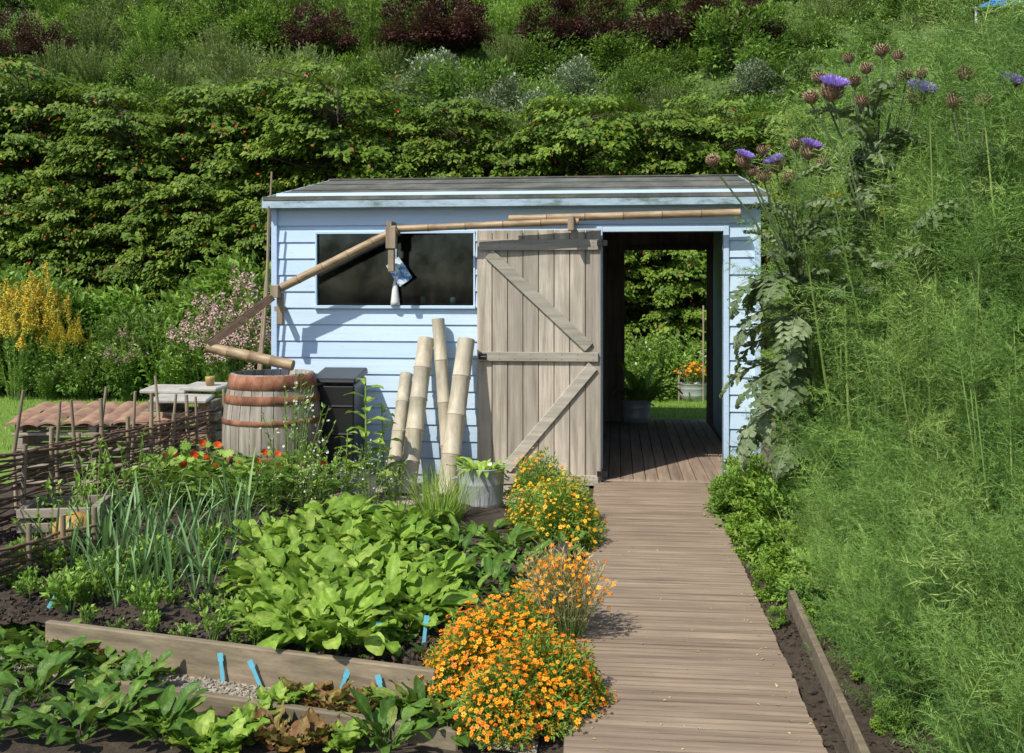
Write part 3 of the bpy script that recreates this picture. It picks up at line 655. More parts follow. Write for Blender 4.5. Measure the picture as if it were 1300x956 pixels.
srcs=[leafy('salad_plant',[L_rad],36,.20,.031,P_rad,(.7,1.5),(-1.0,.6),.28,13,2,.15,.07,twist=.8) for _ in range(5)]
for s in srcs:meta(s,'bright green leafy radish plant with broad lobed leaves','leafy vegetable')
spots=[]
for px,py in((400,690),(450,680),(500,690),(380,715),(430,720),(480,720),(530,715),(350,745),(400,750),(450,755),(500,750),(545,745),(385,785),(430,790),(475,790),(515,785),(345,700),(395,805),(450,808),(350,720),(430,665),(470,660),(400,665),(500,665),(350,775),(370,735),(455,735),(415,770),(500,775),(520,690),(375,685),(475,695),(430,695),(400,725),(360,760),(330,790),(540,770),(485,760),(420,740),(425,812),(375,800),(345,670),(530,665)):
    q=onZ(px+random.uniform(-8,8),py+10+random.uniform(-5,5),.09);spots.append((q[0],q[1],.09,1))
place_all(srcs,spots,'patch of leafy radish',(.8,1.3))
srcs=[leafy('chard_plant',[L_dark],32,.15,.018,P_pet,(.6,1.5),(-.6,.5),.2,7,2,.15,.07,twist=.7) for _ in range(3)]
for s in srcs:meta(s,'dark green leafy plant growing in the bed','leafy vegetable')
spots=[]
for px,py in((560,730),(605,725),(640,725),(580,705),(625,705),(655,705),(560,700),(590,760),(550,765),(620,745),(660,740),(700,700),(720,690),(685,720),(540,780),(575,745),(640,760),(605,740),(515,805),(490,820),(590,690),(640,690),(570,680),(615,675)):
    q=onZ(px,py+8,.06);spots.append((q[0],q[1],.05,1))
place_all(srcs,spots,'dark leafy plants in the bed',(.8,1.3))
def nast(nfl):
    mb=MB();n=130;V,F=T_flower(9,.05,1.0);ang=rng.random(n)*6.28;r=np.sqrt(rng.random(n))*.26
    T=np.stack([r*np.cos(ang),r*np.sin(ang),.06+.26*rng.random(n)*(1-r)],1)
    nm=unit(ru(n)*.5+[0,-.3,1]);d=np.cross(nm,ru(n));mb.inst(V,F,orient(d,nm,rng.uniform(.02,.036,n)),T,0)
    for i in range(0,n,3):tube(mb,[(0,0,0),T[i]],.002,3,1)
    o=mb.build('nasturtium_plant',[L_lite,M_stem]);meta(o,'nasturtium with round leaves trailing near the barrel','nasturtium')
    mb=MB();m=nfl;V,F=T_flower(5,.3,1.25);T=np.stack([rng.uniform(-.15,.15,m),rng.uniform(-.22,-.05,m),rng.uniform(.24,.34,m)],1);nm=unit(ru(m)*.3+[0,-1,.6]);mb.inst(V,F,orient(np.cross(nm,ru(m)),nm,rng.uniform(.02,.028,m)),T);k=mb.build('blossoms',F_re);k.parent=o;k['kind']='stuff'
    return o
srcs=[nast(3),nast(2)];spots=[]
for px,py in((250,618),(290,616),(330,622),(355,634),(255,632),(300,640),(220,636),(385,640)):
    q=onZ(px,py+12,.05);spots.append((q[0],q[1],.05,1.05))
place_all(srcs,spots,'nasturtiums along the bed')
def spray(name,mats,n_st,h,spread,leafL,leafW,n_leaf,top=None,ntop=0,topL=.02,start=.15,ld=.7,topz=.75,stem=.004,flower=False,lmul=1.0):
    mb=MB();V,F=T_leaf(leafW)
    PT=[];DD=[];RN=[];TP=[];TD=[]
    for k in range(n_st):
        a=rng.random()*6.28;rr=rng.random()**.6
        tip=np.array([cos(a)*rr*spread,sin(a)*rr*spread,h*(1-.35*rr**2)*random.uniform(.85,1.08)]);b0=np.array([cos(a)*rr*spread*.25,sin(a)*rr*spread*.25,0])
        mid=(b0+tip)/2-np.array([cos(a),sin(a),0])*spread*.1*rr
        tube(mb,[b0,mid,tip],[stem,stem*.8,stem*.4],4,1,rng.random(),False)
        s=start+(1-start)*rng.random(n_leaf);s=s[:,None];P=b0*(1-s)**2+2*mid*s*(1-s)+tip*s**2
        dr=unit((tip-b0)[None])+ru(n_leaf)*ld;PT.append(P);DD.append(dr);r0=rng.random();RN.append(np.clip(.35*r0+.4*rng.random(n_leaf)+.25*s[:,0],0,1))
        if ntop:
            s=topz+(1-topz)*rng.random(ntop);s=s[:,None];w_=(1-s)/(1-topz);Pt=b0*(1-s)**2+2*mid*s*(1-s)+tip*s**2+ru(ntop)*w_*.10*np.array([1,1,.4]);TP.append(Pt)
    PT=np.concatenate(PT);DD=np.concatenate(DD);RN=np.concatenate(RN);n=len(PT)
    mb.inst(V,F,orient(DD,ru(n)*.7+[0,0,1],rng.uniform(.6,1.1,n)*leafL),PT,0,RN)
    o=mb.build(name,[mats,M_stem])
    if ntop:
        mb=MB();TP=np.concatenate(TP);n=len(TP)
        if flower: V,F=T_flower(5,.15,.8)
        else: V,F=T_leaf(.7)
        nm=unit(ru(n)*.7+[0,-.3,.8]);mb.inst(V,F,orient(np.cross(nm,ru(n)),nm,rng.uniform(.7,1.2,n)*topL),TP);k=mb.build('blossoms',top);k.parent=o;k['kind']='stuff'
    return o
s1=spray('seedling_plant',L_lite,10,.17,.11,.045,.5,18,start=.3);meta(s1,'small light green seedlings between the leeks','seedling')
s2=spray('seedling_plant',L_lite,14,.10,.11,.03,.5,16,start=.3);meta(s2,'small light green seedlings between the leeks','seedling')
spots=[]
for k in range(52):
    px,py=random.uniform(10,330),random.uniform(700,788);q=onZ(px,py,.09);spots.append((q[0],q[1],.09,1))
for px in(110,150,195,235,270,300,325):
    q=onZ(px,783+ (px-60)*.125,.12);spots.append((q[0],q[1],.1,.8))
place_all([s1,s2],spots,'seedlings between the leeks',(.5,1.0))
s1=spray('climbing_plant',L_lite,12,.5,.25,.05,.55,16,F_wh,1,.012,.2,.9,.5);meta(s1,'straggling pale green climber on the wattle fence','climber')
spots=[(gd(px,d)[0],gd(px,d)[1],0,s) for px,d,s in((120,5.8,1.05),(165,6.1,1.0),(250,6.8,.7),(95,5.7,.9),(205,6.4,.8),(60,5.2,.7))]
place_all([s1],spots,'climbers on the fence')
s1=spray('bolted_rocket',L_lite,16,.85,.3,.045,.35,18,F_wh,4,.009,.2,.8,.6,.003,True);meta(s1,'tall bolted plant with tiny white flowers by the barrel','flowering plant')
s2=spray('bolted_rocket',L_lite,16,.62,.28,.055,.4,18,F_wh,4,.009,.2,.8,.6,.003,True);meta(s2,'tall bolted plant with tiny white flowers by the barrel','flowering plant')
spots=[(gd(px,d)[0],gd(px,d)[1],0,s) for px,d,s in((370,6.4,.95),(400,6.5,.85),(350,6.0,.6),(420,6.2,.7),(385,6.0,.6),(445,6.3,.6),(470,6.2,.6),(505,6.3,.55))]
place_all([s1,s2],spots,'bolted plants by the barrel')
def tall():
    mb=MB();tube(mb,[(0,0,0),(.01,0,.4),(.0,.02,.85)],[.01,.008,.005],7,1)
    for k in range(15):
        z=.15+.7*k/15;az=k*2.4;blade(mb,(0,0,z),az,.75,-.4,.22*(1.1-.4*k/13),.042*(1.1-.35*k/13),P_oval,7,2,.2,.12,0,rng.random(),.3)
    return mb.build('sunflower_plant',[L_rad,M_stem],True)
o=tall();o.location=gd(463,6.75,0);meta(o,'young tall plant with broad green leaves by the shed','young plant')
o2=dup(o,gd(487,6.9,0),2,.78);o2=dup(o,gd(440,6.6,0),4,.6)
s=leafy('tub_plant',[L_rad],40,.17,.024,P_oval,(.5,1.5),(-.8,.3),.2,7,2,.2,.09);meta(s,'light green herb growing in the metal tub','herb')
s.location=(t1[0],t1[1],.28)
dup(s,(t2[0],t2[1],.2),1.2,.85);dup(s,(t3[0],t3[1],.17),1.2,.8)
s=leafy('tub_plant',[L_rad],44,.5,.045,P_oval,(.7,1.5),(-.7,.8),.2,7,2,.2,.12);meta(s,'leafy vegetable in a tub behind the shed','leafy vegetable');s.location=(t4[0]+.05,t4[1],.22)
s=spray('potted_marigold',L_lite,18,.32,.25,.06,.4,14,F_or,4,.025,.1,.8,.7,.003,True);meta(s,'orange flowers growing in a tub on the lawn','flowers');s.location=(t5[0],t5[1]+.1,.18)
s=leafy('chives_tuft',[L_grass],120,.36,.0035,lambda s:1-s*.8,(1.1,1.55),(.2,1.4),0,6,1,.2,.06);meta(s,'tuft of grassy chives at the back of the bed','chives')
for i,(px,d) in enumerate(((560,5.9),(542,6.0),(575,5.95),(556,5.7))):
    g0=gd(px,d,.05)
    if i==0:s.location=g0
    else:dup(s,g0,i*2,.95)
def marigold(r,h,nf,nfol,col=F_or,fl=.0105):
    mb=MB();n=nfol;V,F=T_leaf(.3);u=ru(n);u[:,2]=abs(u[:,2]);rad=rng.random(n)**.4
    lump=1+.2*np.sin(u[:,0]*5+1)*np.cos(u[:,1]*6)+.1*np.sin(u[:,2]*9)
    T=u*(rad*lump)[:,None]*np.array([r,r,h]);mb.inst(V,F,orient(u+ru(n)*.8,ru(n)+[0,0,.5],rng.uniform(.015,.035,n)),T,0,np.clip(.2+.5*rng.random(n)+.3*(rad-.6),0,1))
    for k in range(26):
        q=T[rng.integers(n)];tube(mb,[(0,0,0),q*.6+[0,0,.0],q],.0018,3,1,.5,False)
    o=mb.build('marigold_plant',[L_tag,M_stem]);mb=MB();n=nf;u=ru(n);u[:,2]=abs(u[:,2])**.8;u=unit(u)
    lump=1+.2*np.sin(u[:,0]*5+1)*np.cos(u[:,1]*6)+.1*np.sin(u[:,2]*9)
    T=u*lump[:,None]*np.array([r,r,h])*rng.uniform(.84,1.14,n)[:,None];V,F=T_flower(5,.08,.92);nm=unit(u+ru(n)*.5+[0,-.1,.4]);R=orient(np.cross(nm,ru(n)),nm,rng.uniform(.7,1.2,n)*fl);mb.inst(V,F,R,T,0)
    V2=np.array([(.28*cos(a),.28*sin(a),.12) for a in np.linspace(0,2*pi,7)[:-1]]+[(0,0,.28)]);F2=[(k,(k+1)%6,6) for k in range(6)];mb.inst(V2,F2,R,T,1)
    k=mb.build('blossoms',[col,F_re]);k.parent=o;k['kind']='stuff';return o
m1=marigold(.2,.26,820,7000);m2=marigold(.2,.32,260,8000,F_am,.012);m3=marigold(.18,.25,600,6000)
for m in(m1,m2,m3):meta(m,'bushy marigold covered in small orange flowers beside the boardwalk','marigold')
def pl(srcs,lst,g):
    used=set()
    for k,(px,py,z,sc) in lst:
        q=onZ(px,py,z);loc=(q[0],q[1],z)
        if k in used:o=dup(srcs[k],loc,random.uniform(0,6),sc)
        else:o=srcs[k];o.location=loc;o.scale=(sc,)*3;used.add(k)
        o['group']=g
pl([m1,m2,m3],[(0,(625,875,.03,.95)),(0,(685,905,.02,.9)),(2,(595,855,.05,.75)),(0,(655,855,.05,.95)),(2,(715,890,.02,.75)),(2,(640,925,.02,.8)),(2,(580,880,.03,.7)),
 (1,(685,650,.03,1.05)),(1,(712,690,.03,1.0)),(1,(672,680,.03,.75)),(1,(720,665,.03,.85))],'marigolds beside the boardwalk')
ds=spray('dry_grass',L_tan,130,.38,.20,.03,.15,16,F_or,2,.010,.25,.7,.6,.0014,True);meta(ds,'straw-coloured dried plant tangled with marigold flowers','dried plant');q=onZ(722,812,.02);ds.location=q
q=onZ(695,790,.03);dup(ds,q,2,.8)
srcs=[leafy('beet_plant',[L_beet,F_re],20,.155,.022,P_pet,(.7,1.5),(-.5,.6),.25,9,2,.15,.03,twist=.7) for _ in range(3)]
for s in srcs:meta(s,'beetroot with dark green red-veined leaves','beetroot')
spots=[]
for px,py in((20,850),(70,858),(115,872),(155,887),(40,890),(100,905),(-10,870),(15,830),(60,838),(150,920),(205,935),(575,890),(595,905),(540,920),(570,935),(600,870),(490,948),(550,890),(520,905),(-10,935),(40,930),(100,940),(130,855),(180,870),(90,840),(560,865),(530,870)):
    q=onZ(px,py,.0);spots.append((q[0],q[1],.0,1))
place_all(srcs,spots,'beetroot plants',(.85,1.3))
srcs=[leafy('lettuce_plant',[L_red],24,.12,.034,P_oval,(.3,1.4),(-.3,.8),.3,7,2,.2,.03),leafy('lettuce_plant',[L_rad],24,.12,.034,P_oval,(.3,1.4),(-.3,.8),.3,7,2,.2,.03)]
meta(srcs[0],'red-tinged loose leaf lettuce','lettuce');meta(srcs[1],'green loose leaf lettuce','lettuce')
spots=[(onZ(px,py)[0],onZ(px,py)[1],0,.85) for px,py in((415,900),(365,898),(400,940),(440,948),(340,940),(290,950),(0,805),(30,815),(470,905),(250,945),(85,828),(320,925),(370,950),(210,920),(440,910),(500,900),(390,888),(345,905),(150,845),(50,820),(120,835),(190,852))]
place_all(srcs,spots,'lettuces near the gravel strip')

def bushy(name,matl,n,r,h,L,wd,ncl=14,style=0,bark=True):
    mb=MB();V,F=T_leaf(wd);cl=ru(ncl);cl[:,2]=abs(cl[:,2]);cl=unit(cl+[0,0,.05]);cr_=rng.uniform(.55,.95,ncl)
    C=cl*cr_[:,None]*np.array([r,r,h*.9]);C[:,2]+=h*.05
    low=rng.random(ncl)<.35;C[low,2]*=.4
    idx=rng.integers(ncl,size=n);rc=.34*r
    off=ru(n)*(rng.random(n)**.5)[:,None]*np.array([rc,rc,rc*.8])*rng.uniform(.7,1.3,ncl)[idx][:,None];T=C[idx]+off;T[:,2]=np.abs(T[:,2])
    out=unit(off+C[idx]*.4);d=out+ru(n)*.7-[0,0,.1];nm=out*.6+[0,0,.8]+ru(n)*.4
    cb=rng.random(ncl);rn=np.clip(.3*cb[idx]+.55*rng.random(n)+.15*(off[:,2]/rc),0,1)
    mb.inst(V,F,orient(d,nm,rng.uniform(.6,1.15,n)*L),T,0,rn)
    for k in range(ncl):tube(mb,[(0,0,0),C[k]*[.4,.4,.6],C[k]],[.02*r,.014*r,.005*r],4,1,.5,False)
    return mb.build(name,[matl,M_bark if bark else M_stem])
srcs=[bushy('lovage_plant',L_lite,2600,.22,.36,.036,.5,16,bark=False),bushy('lovage_plant',L_rad,2400,.2,.3,.034,.5,16,bark=False)]
for s in srcs:meta(s,'bright green bushy herb spilling over the boardwalk edge','herb')
spots=[(x,y,0,s) for x,y,s in((.86,-.35,1),(.9,-.75,1.05),(.82,-1.15,1.1),(.88,-1.55,1.1),(.92,-1.95,1.1),(1.15,-.6,1.1),(1.15,-1.3,1.2),(.86,-2.3,.95),(1.15,-2.3,1.0),(1.2,-1.8,1.2),(.74,-.9,.7),(.74,-1.5,.7),(.92,-2.7,.75),(.75,-1.95,.65),(.74,-2.3,.5),(.72,-2.6,.4),(.95,-3.1,.45),(.93,-3.6,.35),(.70,-3.0,.25),(.9,-4.0,.35))]
place_all(srcs,spots,'herbs along the boardwalk')

# ------------------------------------------------------------ fennel
def frond(Lf=.46):
    P=[];D=[];Ln=[];W=[]
    P.append((0,0,0));D.append((0,1,0));Ln.append(Lf*.95);W.append(.004)
    for i in range(11):
        t=.08+.9*i/11
        for sd_ in(-1,1):
            b0=np.array([0,t*Lf,0]);d=unit(np.array([[sd_*.85,.6,random.uniform(-.6,.6)]]))[0];pl_=Lf*.40*(1-.7*t)
            P.append(b0);D.append(d);Ln.append(pl_);W.append(.0028)
            for j in range(7):
                s=(j+.5)/7
                for q in range(2 if j%2 else 1):
                    dd=unit((d+rng.normal(size=3)*.6)[None])[0];P.append(b0+d*pl_*s);D.append(dd);Ln.append(random.uniform(.025,.05));W.append(.0034)
    return np.array(P),np.array(D),np.array(Ln),np.array(W)
fP,fD,fL_,fW=frond();nf=len(fP)
sv=unit(np.cross(fD,ru(nf)))
FV=np.stack([fP-sv*fW[:,None]/2,fP+sv*fW[:,None]/2,fP+fD*fL_[:,None]],1).reshape(-1,3);FF_=np.arange(nf*3).reshape(-1,3)
def fennel(h,nst,nfr,umb=True,s0=.03,sp=(.1,.45)):
    mb=MB();TT=[];DD=[];SS=[];RR=[]
    U=[]
    for k in range(nst):
        a=rng.random()*6.28;rr=random.uniform(*sp);b0=np.array([cos(a)*.06,sin(a)*.06,0]);tip=np.array([cos(a)*rr,sin(a)*rr,h*random.uniform(.7,1.05)]);mid=(b0+tip)/2+ru(1)[0]*.06
        tube(mb,[b0,(b0+mid)/2,mid,(mid+tip)/2,tip],[.010,.009,.007,.005,.003],5,1,rng.random(),False);U.append(tip)
        nodes=np.clip(np.linspace(s0,.99,max(5,nfr//3))**.8+rng.normal(size=max(5,nfr//3))*.02,.02,1)
        s=nodes[rng.integers(len(nodes),size=nfr)][:,None]
        P=b0*(1-s)**2+2*mid*s*(1-s)+tip*s**2;az=rng.random(nfr)*6.28;el=.15+1.0*s[:,0]+rng.normal(size=nfr)*.4
        TT.append(P);DD.append(np.stack([np.cos(az)*np.cos(el),np.sin(az)*np.cos(el),np.sin(el)],1));SS.append(1-.22*s[:,0]);RR.append(np.clip(rng.random()*.5+rng.random(nfr)*.35+.2*s[:,0],0,1))
    TT=np.concatenate(TT);DD=np.concatenate(DD);n=len(TT);SS=np.concatenate(SS)
    mb.inst(FV,FF_,orient(DD,ru(n)*.6+[0,0,1],rng.uniform(.7,1.25,n)*SS),TT,0,np.concatenate(RR))
    if umb:
        for q in U[:3]:
            n=16;az=rng.random(n)*6.28;rr=np.sqrt(rng.random(n))*.05
            E=q+np.stack([np.cos(az)*rr,np.sin(az)*rr,np.full(n,.06)-rr*.3],1)
            for e in E: mb.add([q,q+[.002,0,0],e],[[0,1,2]],0,.9)
            V,F=T_flower(4,.2);nn=60;i=rng.integers(n,size=nn);mb.inst(V,F,orient(ru(nn),ru(nn)*.4+[0,0,1],np.full(nn,.005)),E[i]+rng.normal(size=(nn,3))*.005,2)
    o=mb.build('fennel_plant',[L_fen,M_stem,F_ye]);meta(o,'tall feathery green fennel plant beside the boardwalk','fennel');return o
srcs=[fennel(2.15,11,24),fennel(2.05,12,23,False),fennel(1.9,11,23,False)]
spots=[]
for x,y,s in((1.75,-4.0,.72),(2.15,-4.1,1.0),(1.50,-3.6,.62),(1.9,-3.55,.95),(2.35,-3.6,1.22),(1.45,-3.0,.78),(1.75,-3.05,1.0),(2.1,-3.1,1.2),(2.55,-3.1,1.3),(1.38,-2.5,.85),(1.7,-2.55,1.06),(2.1,-2.5,1.22),(2.5,-2.55,1.32),(2.95,-2.6,1.32),
   (1.35,-1.95,.95),(1.8,-1.95,1.12),(2.2,-1.9,1.28),(2.7,-1.9,1.35),(3.2,-1.9,1.35),(1.42,-1.35,1.02),(2.0,-1.3,1.2),(2.5,-1.3,1.35),(3.0,-1.3,1.4),(3.5,-1.4,1.4),(1.38,-.75,1.0),(2.1,-.6,1.25),(2.8,-.6,1.4),(3.4,-.6,1.45),(1.9,-.2,1.15),(1.35,-.25,.95),(1.95,-2.8,1.1),(2.35,-2.2,1.3),(1.6,-1.0,1.08),(1.65,-.3,1.1),(2.4,-.2,1.35),(2.75,-2.9,1.35),(3.1,-.2,1.45),(2.25,-1.6,1.3)):
    spots.append((x,y,0,s))
place_all(srcs,spots,'fennel bed beside the boardwalk',(.95,1.05))
lowf=[fennel(.75,16,9,False,.02,(.1,.4)),fennel(.6,16,9,False,.02,(.1,.42))]
for s in lowf:s['label']='low young feathery fennel clump at the bed edge'
spots=[(x,y,0,s) for x,y,s in((1.22,-3.35,.75),(1.25,-3.75,.75),(1.20,-4.1,.75),(1.5,-4.15,.9),(1.3,-4.45,.8),(1.7,-4.4,1.0),(1.08,-3.0,.65),(1.02,-2.7,.6),(1.6,-3.9,1.0),(1.95,-4.3,1.1),(1.05,-4.55,.6),(1.55,-3.3,1.0),(1.4,-2.75,.9),(1.3,-2.4,.9),(1.15,-1.9,.8),(2.2,-4.4,1.2),(1.05,-3.5,.55),(1.3,-3.1,.8),(1.02,-3.9,.5),(1.0,-3.2,.45))]
place_all(lowf,spots,'young fennel at the bed edge',(.9,1.1))

# ------------------------------------------------------------ cardoon
def card_leaf(mb,base,az,e0,e1,L,W,mat=0):
    p=np.array(base,float);n=13;side=np.array([-sin(az),cos(az),0]);pts=[];ds=[];r0=rng.random()*.6
    for i in range(n+1):
        s=i/n;e=e0+(e1-e0)*s;d=np.array([cos(az)*cos(e),sin(az)*cos(e),sin(e)])
        if i:p=p+d*L/n
        pts.append(p.copy());ds.append(d)
    tube(mb,pts,np.linspace(.009,.002,n+1),5,1,.8,False)
    for i in range(2,n+1):
        s=i/n;d=ds[i];nm=np.cross(d,side);ll=W*(sin(pi*min(.97,s*.92+.06))**.8)
        for sg in(-1,1):
            dr=unit((side*sg*1.0+d*.75+nm*(.15+rng.normal()*.35))[None])[0];wv=L/n*.9;q=pts[i]
            u=unit(np.cross(dr,nm)[None])[0]
            r=np.clip(r0+rng.random()*.4,0,1)
            V=[q-u*wv*.45,q+u*wv*.45,q+dr*ll*.4-u*wv*.75-nm*.01,q+dr*ll*.4+u*wv*.7-nm*.01,q+dr*ll*.55-u*wv*.3,q+dr*ll*.6+u*wv*.35,q+dr*ll*.8-u*wv*.5-nm*.02,q+dr*ll*.78+u*wv*.4-nm*.02,q+dr*ll-nm*.03*ll/.1]
            mb.add(V,[[0,2,3],[0,3,1],[2,4,5],[2,5,3],[4,6,7],[4,7,5],[6,8,7]],mat,r)
def head(R_,flower):
    mb=MB();n=90;i=np.arange(n);ph=np.arccos(1-1.75*(i+.5)/n);th=i*2.39996
    u=np.stack([np.sin(ph)*np.cos(th),np.sin(ph)*np.sin(th),-np.cos(ph)],1);T=u*np.array([R_*.9,R_*.9,R_*1.05])
    d=np.stack([u[:,0]*.45,u[:,1]*.45,np.ones(n)],1)+u*.3;V,F=T_leaf(.5,-.25);mb.inst(V,F,orient(d,u,np.full(n,R_*.8)),T,0)
    V=[(R_*.85*sin(a)*cos(b),R_*.85*sin(a)*sin(b),-R_*cos(a)) for a in np.linspace(.05,2.6,7) for b in np.linspace(0,2*pi,11)[:-1]]
    mb.add(V,[[r*10+k,r*10+(k+1)%10,(r+1)*10+(k+1)%10,(r+1)*10+k] for r in range(6) for k in range(10)],0,.3)
    if flower:
        n=520;rr=np.sqrt(rng.random(n))*R_*.65;a=rng.random(n)*6.28;T=np.stack([rr*np.cos(a),rr*np.sin(a),np.full(n,R_*.7)],1);d=np.stack([T[:,0]*2.2/R_,T[:,1]*2.2/R_,np.full(n,1.)],1)+ru(n)*.15
        V2=np.array([(-.02,0,0),(.02,0,0),(.035,1,0),(-.035,1,0)]);mb.inst(V2,[(0,1,2,3)],orient(d,ru(n),rng.uniform(.8,1.15,n)*R_*1.2),T,1)
    return mb
hm_f=head(.040,True).build('flower_head',[F_br,F_pu],link=False);hm_b=head(.028,False).build('flower_head',[F_br,F_pu],link=False)
def cardoon(base,heads,leaves,label):
    e=empty('cardoon_plant',tuple(base));meta(e,label,'cardoon')
    mb=MB();base=np.array(base,float)
    top0=np.mean([h[0] for h in heads],axis=0)-base;fork=top0*.75;fork[:2]*=.8
    tube(mb,[(0,0,0),fork*.5,fork],[.022,.018,.013],8,0,.4)
    for q,fl in heads:
        q=q-base;m=(fork+q)/2+[0,0,-.05];tube(mb,[fork*random.uniform(.8,1),m,q-[0,0,.03]],[.008,.006,.005],6,0,.5,False)
    o=mb.build('stem',[L_card],True);o.parent=e
    for q,fl in heads:
        h=(hm_f if fl else hm_b).copy();coll.objects.link(h);h.parent=e;h.location=q-base;h.rotation_euler=(random.uniform(-.1,.6),random.uniform(-.4,.4),random.random()*.5);s=random.uniform(.85,1.15);h.scale=(s,s,s)
    for (z,az,e0,e1,L,W) in leaves:
        mb=MB();f=fork*min(1,z/fork[2]);card_leaf(mb,(f[0],f[1],z),az,e0,e1,L,W);o=mb.build('leaf',[L_card,L_card]);o.parent=e
d1=5.6
h1=[(at(986,212,d1),1),(at(943,205,d1),1),(at(1027,194,d1),1),(at(968,192,d1),0),(at(1010,185,d1+.1),0),(at(955,218,d1),0),(at(905,205,d1),0),(at(1003,225,d1-.1),0),(at(970,225,5.5),0),(at(1045,208,5.5),0)]
lv=[]
for k in range(19):
    z=random.uniform(.6,1.6);az=pi+random.uniform(-1.3,1.5);lv.append((z,az,random.uniform(.1,.8),random.uniform(-1.5,-.9),random.uniform(.45,.7),.13))
for k in range(14):lv.append((random.uniform(1.4,1.85),pi+random.uniform(-2.6,2.6),random.uniform(.6,1.2),random.uniform(-.5,.2),random.uniform(.25,.38),.08))
cardoon(gd(1050,5.75),h1,lv,'tall silvery cardoon with violet thistle heads by the shed corner')
h2=[(at(1056,118,5),1),(at(1166,124,5),1),(at(1040,100,5.1),0),(at(1078,75,5.1),0),(at(1100,88,5),0),(at(1120,65,5.2),0),(at(1085,104,5.1),0),(at(1030,125,5),0),(at(1140,72,5),0),(at(1150,98,5.1),0),(at(1095,130,5),0),(at(1170,95,5),0)]
lv=[(random.uniform(1.3,2.35),random.uniform(0,6.28),random.uniform(.5,1.1),random.uniform(-1,0),random.uniform(.3,.5),.10) for k in range(34)]
cardoon(gd(1120,5.1),h2,lv,'tallest cardoon with purple thistles and brown buds above the fennel')
h3=[(at(1278,112,4.3),1),(at(1225,95,4.4),0),(at(1250,130,4.3),0),(at(1210,130,4.4),0)]
lv=[(random.uniform(1.2,2.2),random.uniform(0,6.28),random.uniform(.5,1.1),random.uniform(-1,0),random.uniform(.25,.42),.09) for k in range(14)]
cardoon(gd(1240,4.5),h3,lv,'cardoon with one violet thistle among the fennel')

# ------------------------------------------------------------ hillside planting
def viburnum():
    mb=MB();V,F=T_leaf(.62,.2,.1);PT=[];DD=[];RN=[];NM=[]
    for k in range(175):
        h=3.3*rng.random()**.8;az=rng.random()*6.28;Lb=1.6*(1-.45*(h/3.3)**2)*random.uniform(.7,1.1)
        m=100;s=rng.uniform(.35,1,m);lat=rng.normal(size=m)*.16*(1.25-s);ca,sa=cos(az),sin(az)
        x=ca*s*Lb-sa*lat;y=sa*s*Lb+ca*lat;z=h+.12*s-.24*s*s+rng.normal(size=m)*.03
        PT.append(np.stack([x,y,z],1));lr=np.sign(lat)*.7
        DD.append(np.stack([ca-sa*lr,sa+ca*lr,-.5+rng.normal(size=m)*.3],1));NM.append(np.stack([ca*.9+rng.normal(size=m)*.3,sa*.9+rng.normal(size=m)*.3,np.ones(m)],1))
        r0=rng.random()*.35;RN.append(np.clip(r0+.55*rng.random(m)+np.where(rng.random(m)>.988,1,0),0,1))
        tube(mb,[(0,0,max(.1,h-.3)),(ca*Lb*.9,sa*Lb*.9,h-.08)],[.012,.004],3,1,.5,False)
    PT=np.concatenate(PT);n=len(PT);PT[:,2]=np.maximum(PT[:,2],.05)
    mb.inst(V,F,orient(np.concatenate(DD),np.concatenate(NM),rng.uniform(.7,1.15,n)*.09),PT,0,np.concatenate(RN))
    tube(mb,[(0,0,-.3),(0,0,1.5),(0,0,3)],[.06,.04,.01],6,1)
    o=mb.build('viburnum_shrub',[L_vib,M_bark]);meta(o,'large tiered viburnum shrub on the slope behind the shed','shrub')
    mb=MB();n=36;a=rng.random(n)*6.28;z=rng.uniform(.5,3.1,n);r=1.5*(1-.45*(z/3.3)**2);V,F=T_flower(5,.6,1);mb.inst(V,F,orient(ru(n),ru(n),np.full(n,.02)),np.stack([r*np.cos(a),r*np.sin(a),z],1));k=mb.build('berries',F_ber);k.parent=o;k['kind']='stuff'
    return o
srcs=[viburnum(),viburnum(),viburnum()];spots=[]
for i in range(19):
    x=-12+1.05*i;s=1.28 if x<-3.9 else 1.06
    spots.append((x+random.uniform(-.2,.2),8.7+random.uniform(-.35,.35),H(8.5)-.3,s))
for i in range(8): spots.append((-12+i*1.1,7.9,H(7.8)-.25,.85))
for i in range(9): spots.append((-1.5+i*1.2,7.7,H(7.5)-.2,.74))
place_all(srcs,spots,'viburnum hedge on the slope',(.93,1.07))

T_rnd=[bushy('shrub',L_round,5600,.85,1.25,.085,.5,26),bushy('shrub',L_round,5000,.8,1.1,.07,.5,22),bushy('shrub',L_round,4200,.9,1.0,.11,.35,30)]
T_lit=[bushy('shrub',L_lite,5000,.8,1.1,.08,.45,22)]
T_gry=[bushy('grey_leaved_shrub',L_grey,4600,.8,1.05,.085,.4,22)]
T_prp=[bushy('purple_leaved_shrub',L_purp,4400,.9,1.4,.09,.55,24)]
T_olv=[spray('upright_shrub',L_olive,120,1.35,.85,.085,.22,70,start=.1,ld=.8),spray('upright_shrub',L_olive,110,1.15,.95,.08,.25,70,start=.1,ld=.9)]
T_hrb=[spray('tall_herb',L_lite,100,1.3,.85,.10,.25,56,start=.1,ld=.9)]
for s in T_rnd:meta(s,'rounded mid-green shrub on the slope','shrub')
for s in T_lit:meta(s,'light green leafy shrub','shrub')
for s in T_gry:meta(s,'pale grey-green shrub on the slope','shrub')
for s in T_prp:meta(s,'dark purple-leaved shrub high on the slope','shrub')
for s in T_olv:meta(s,'olive green upright twiggy shrub on the slope','shrub')
for s in T_hrb:meta(s,'tall light green herb clump on the slope','herb')
G={'r':[],'l':[],'g':[],'p':[],'o':[],'h':[]}
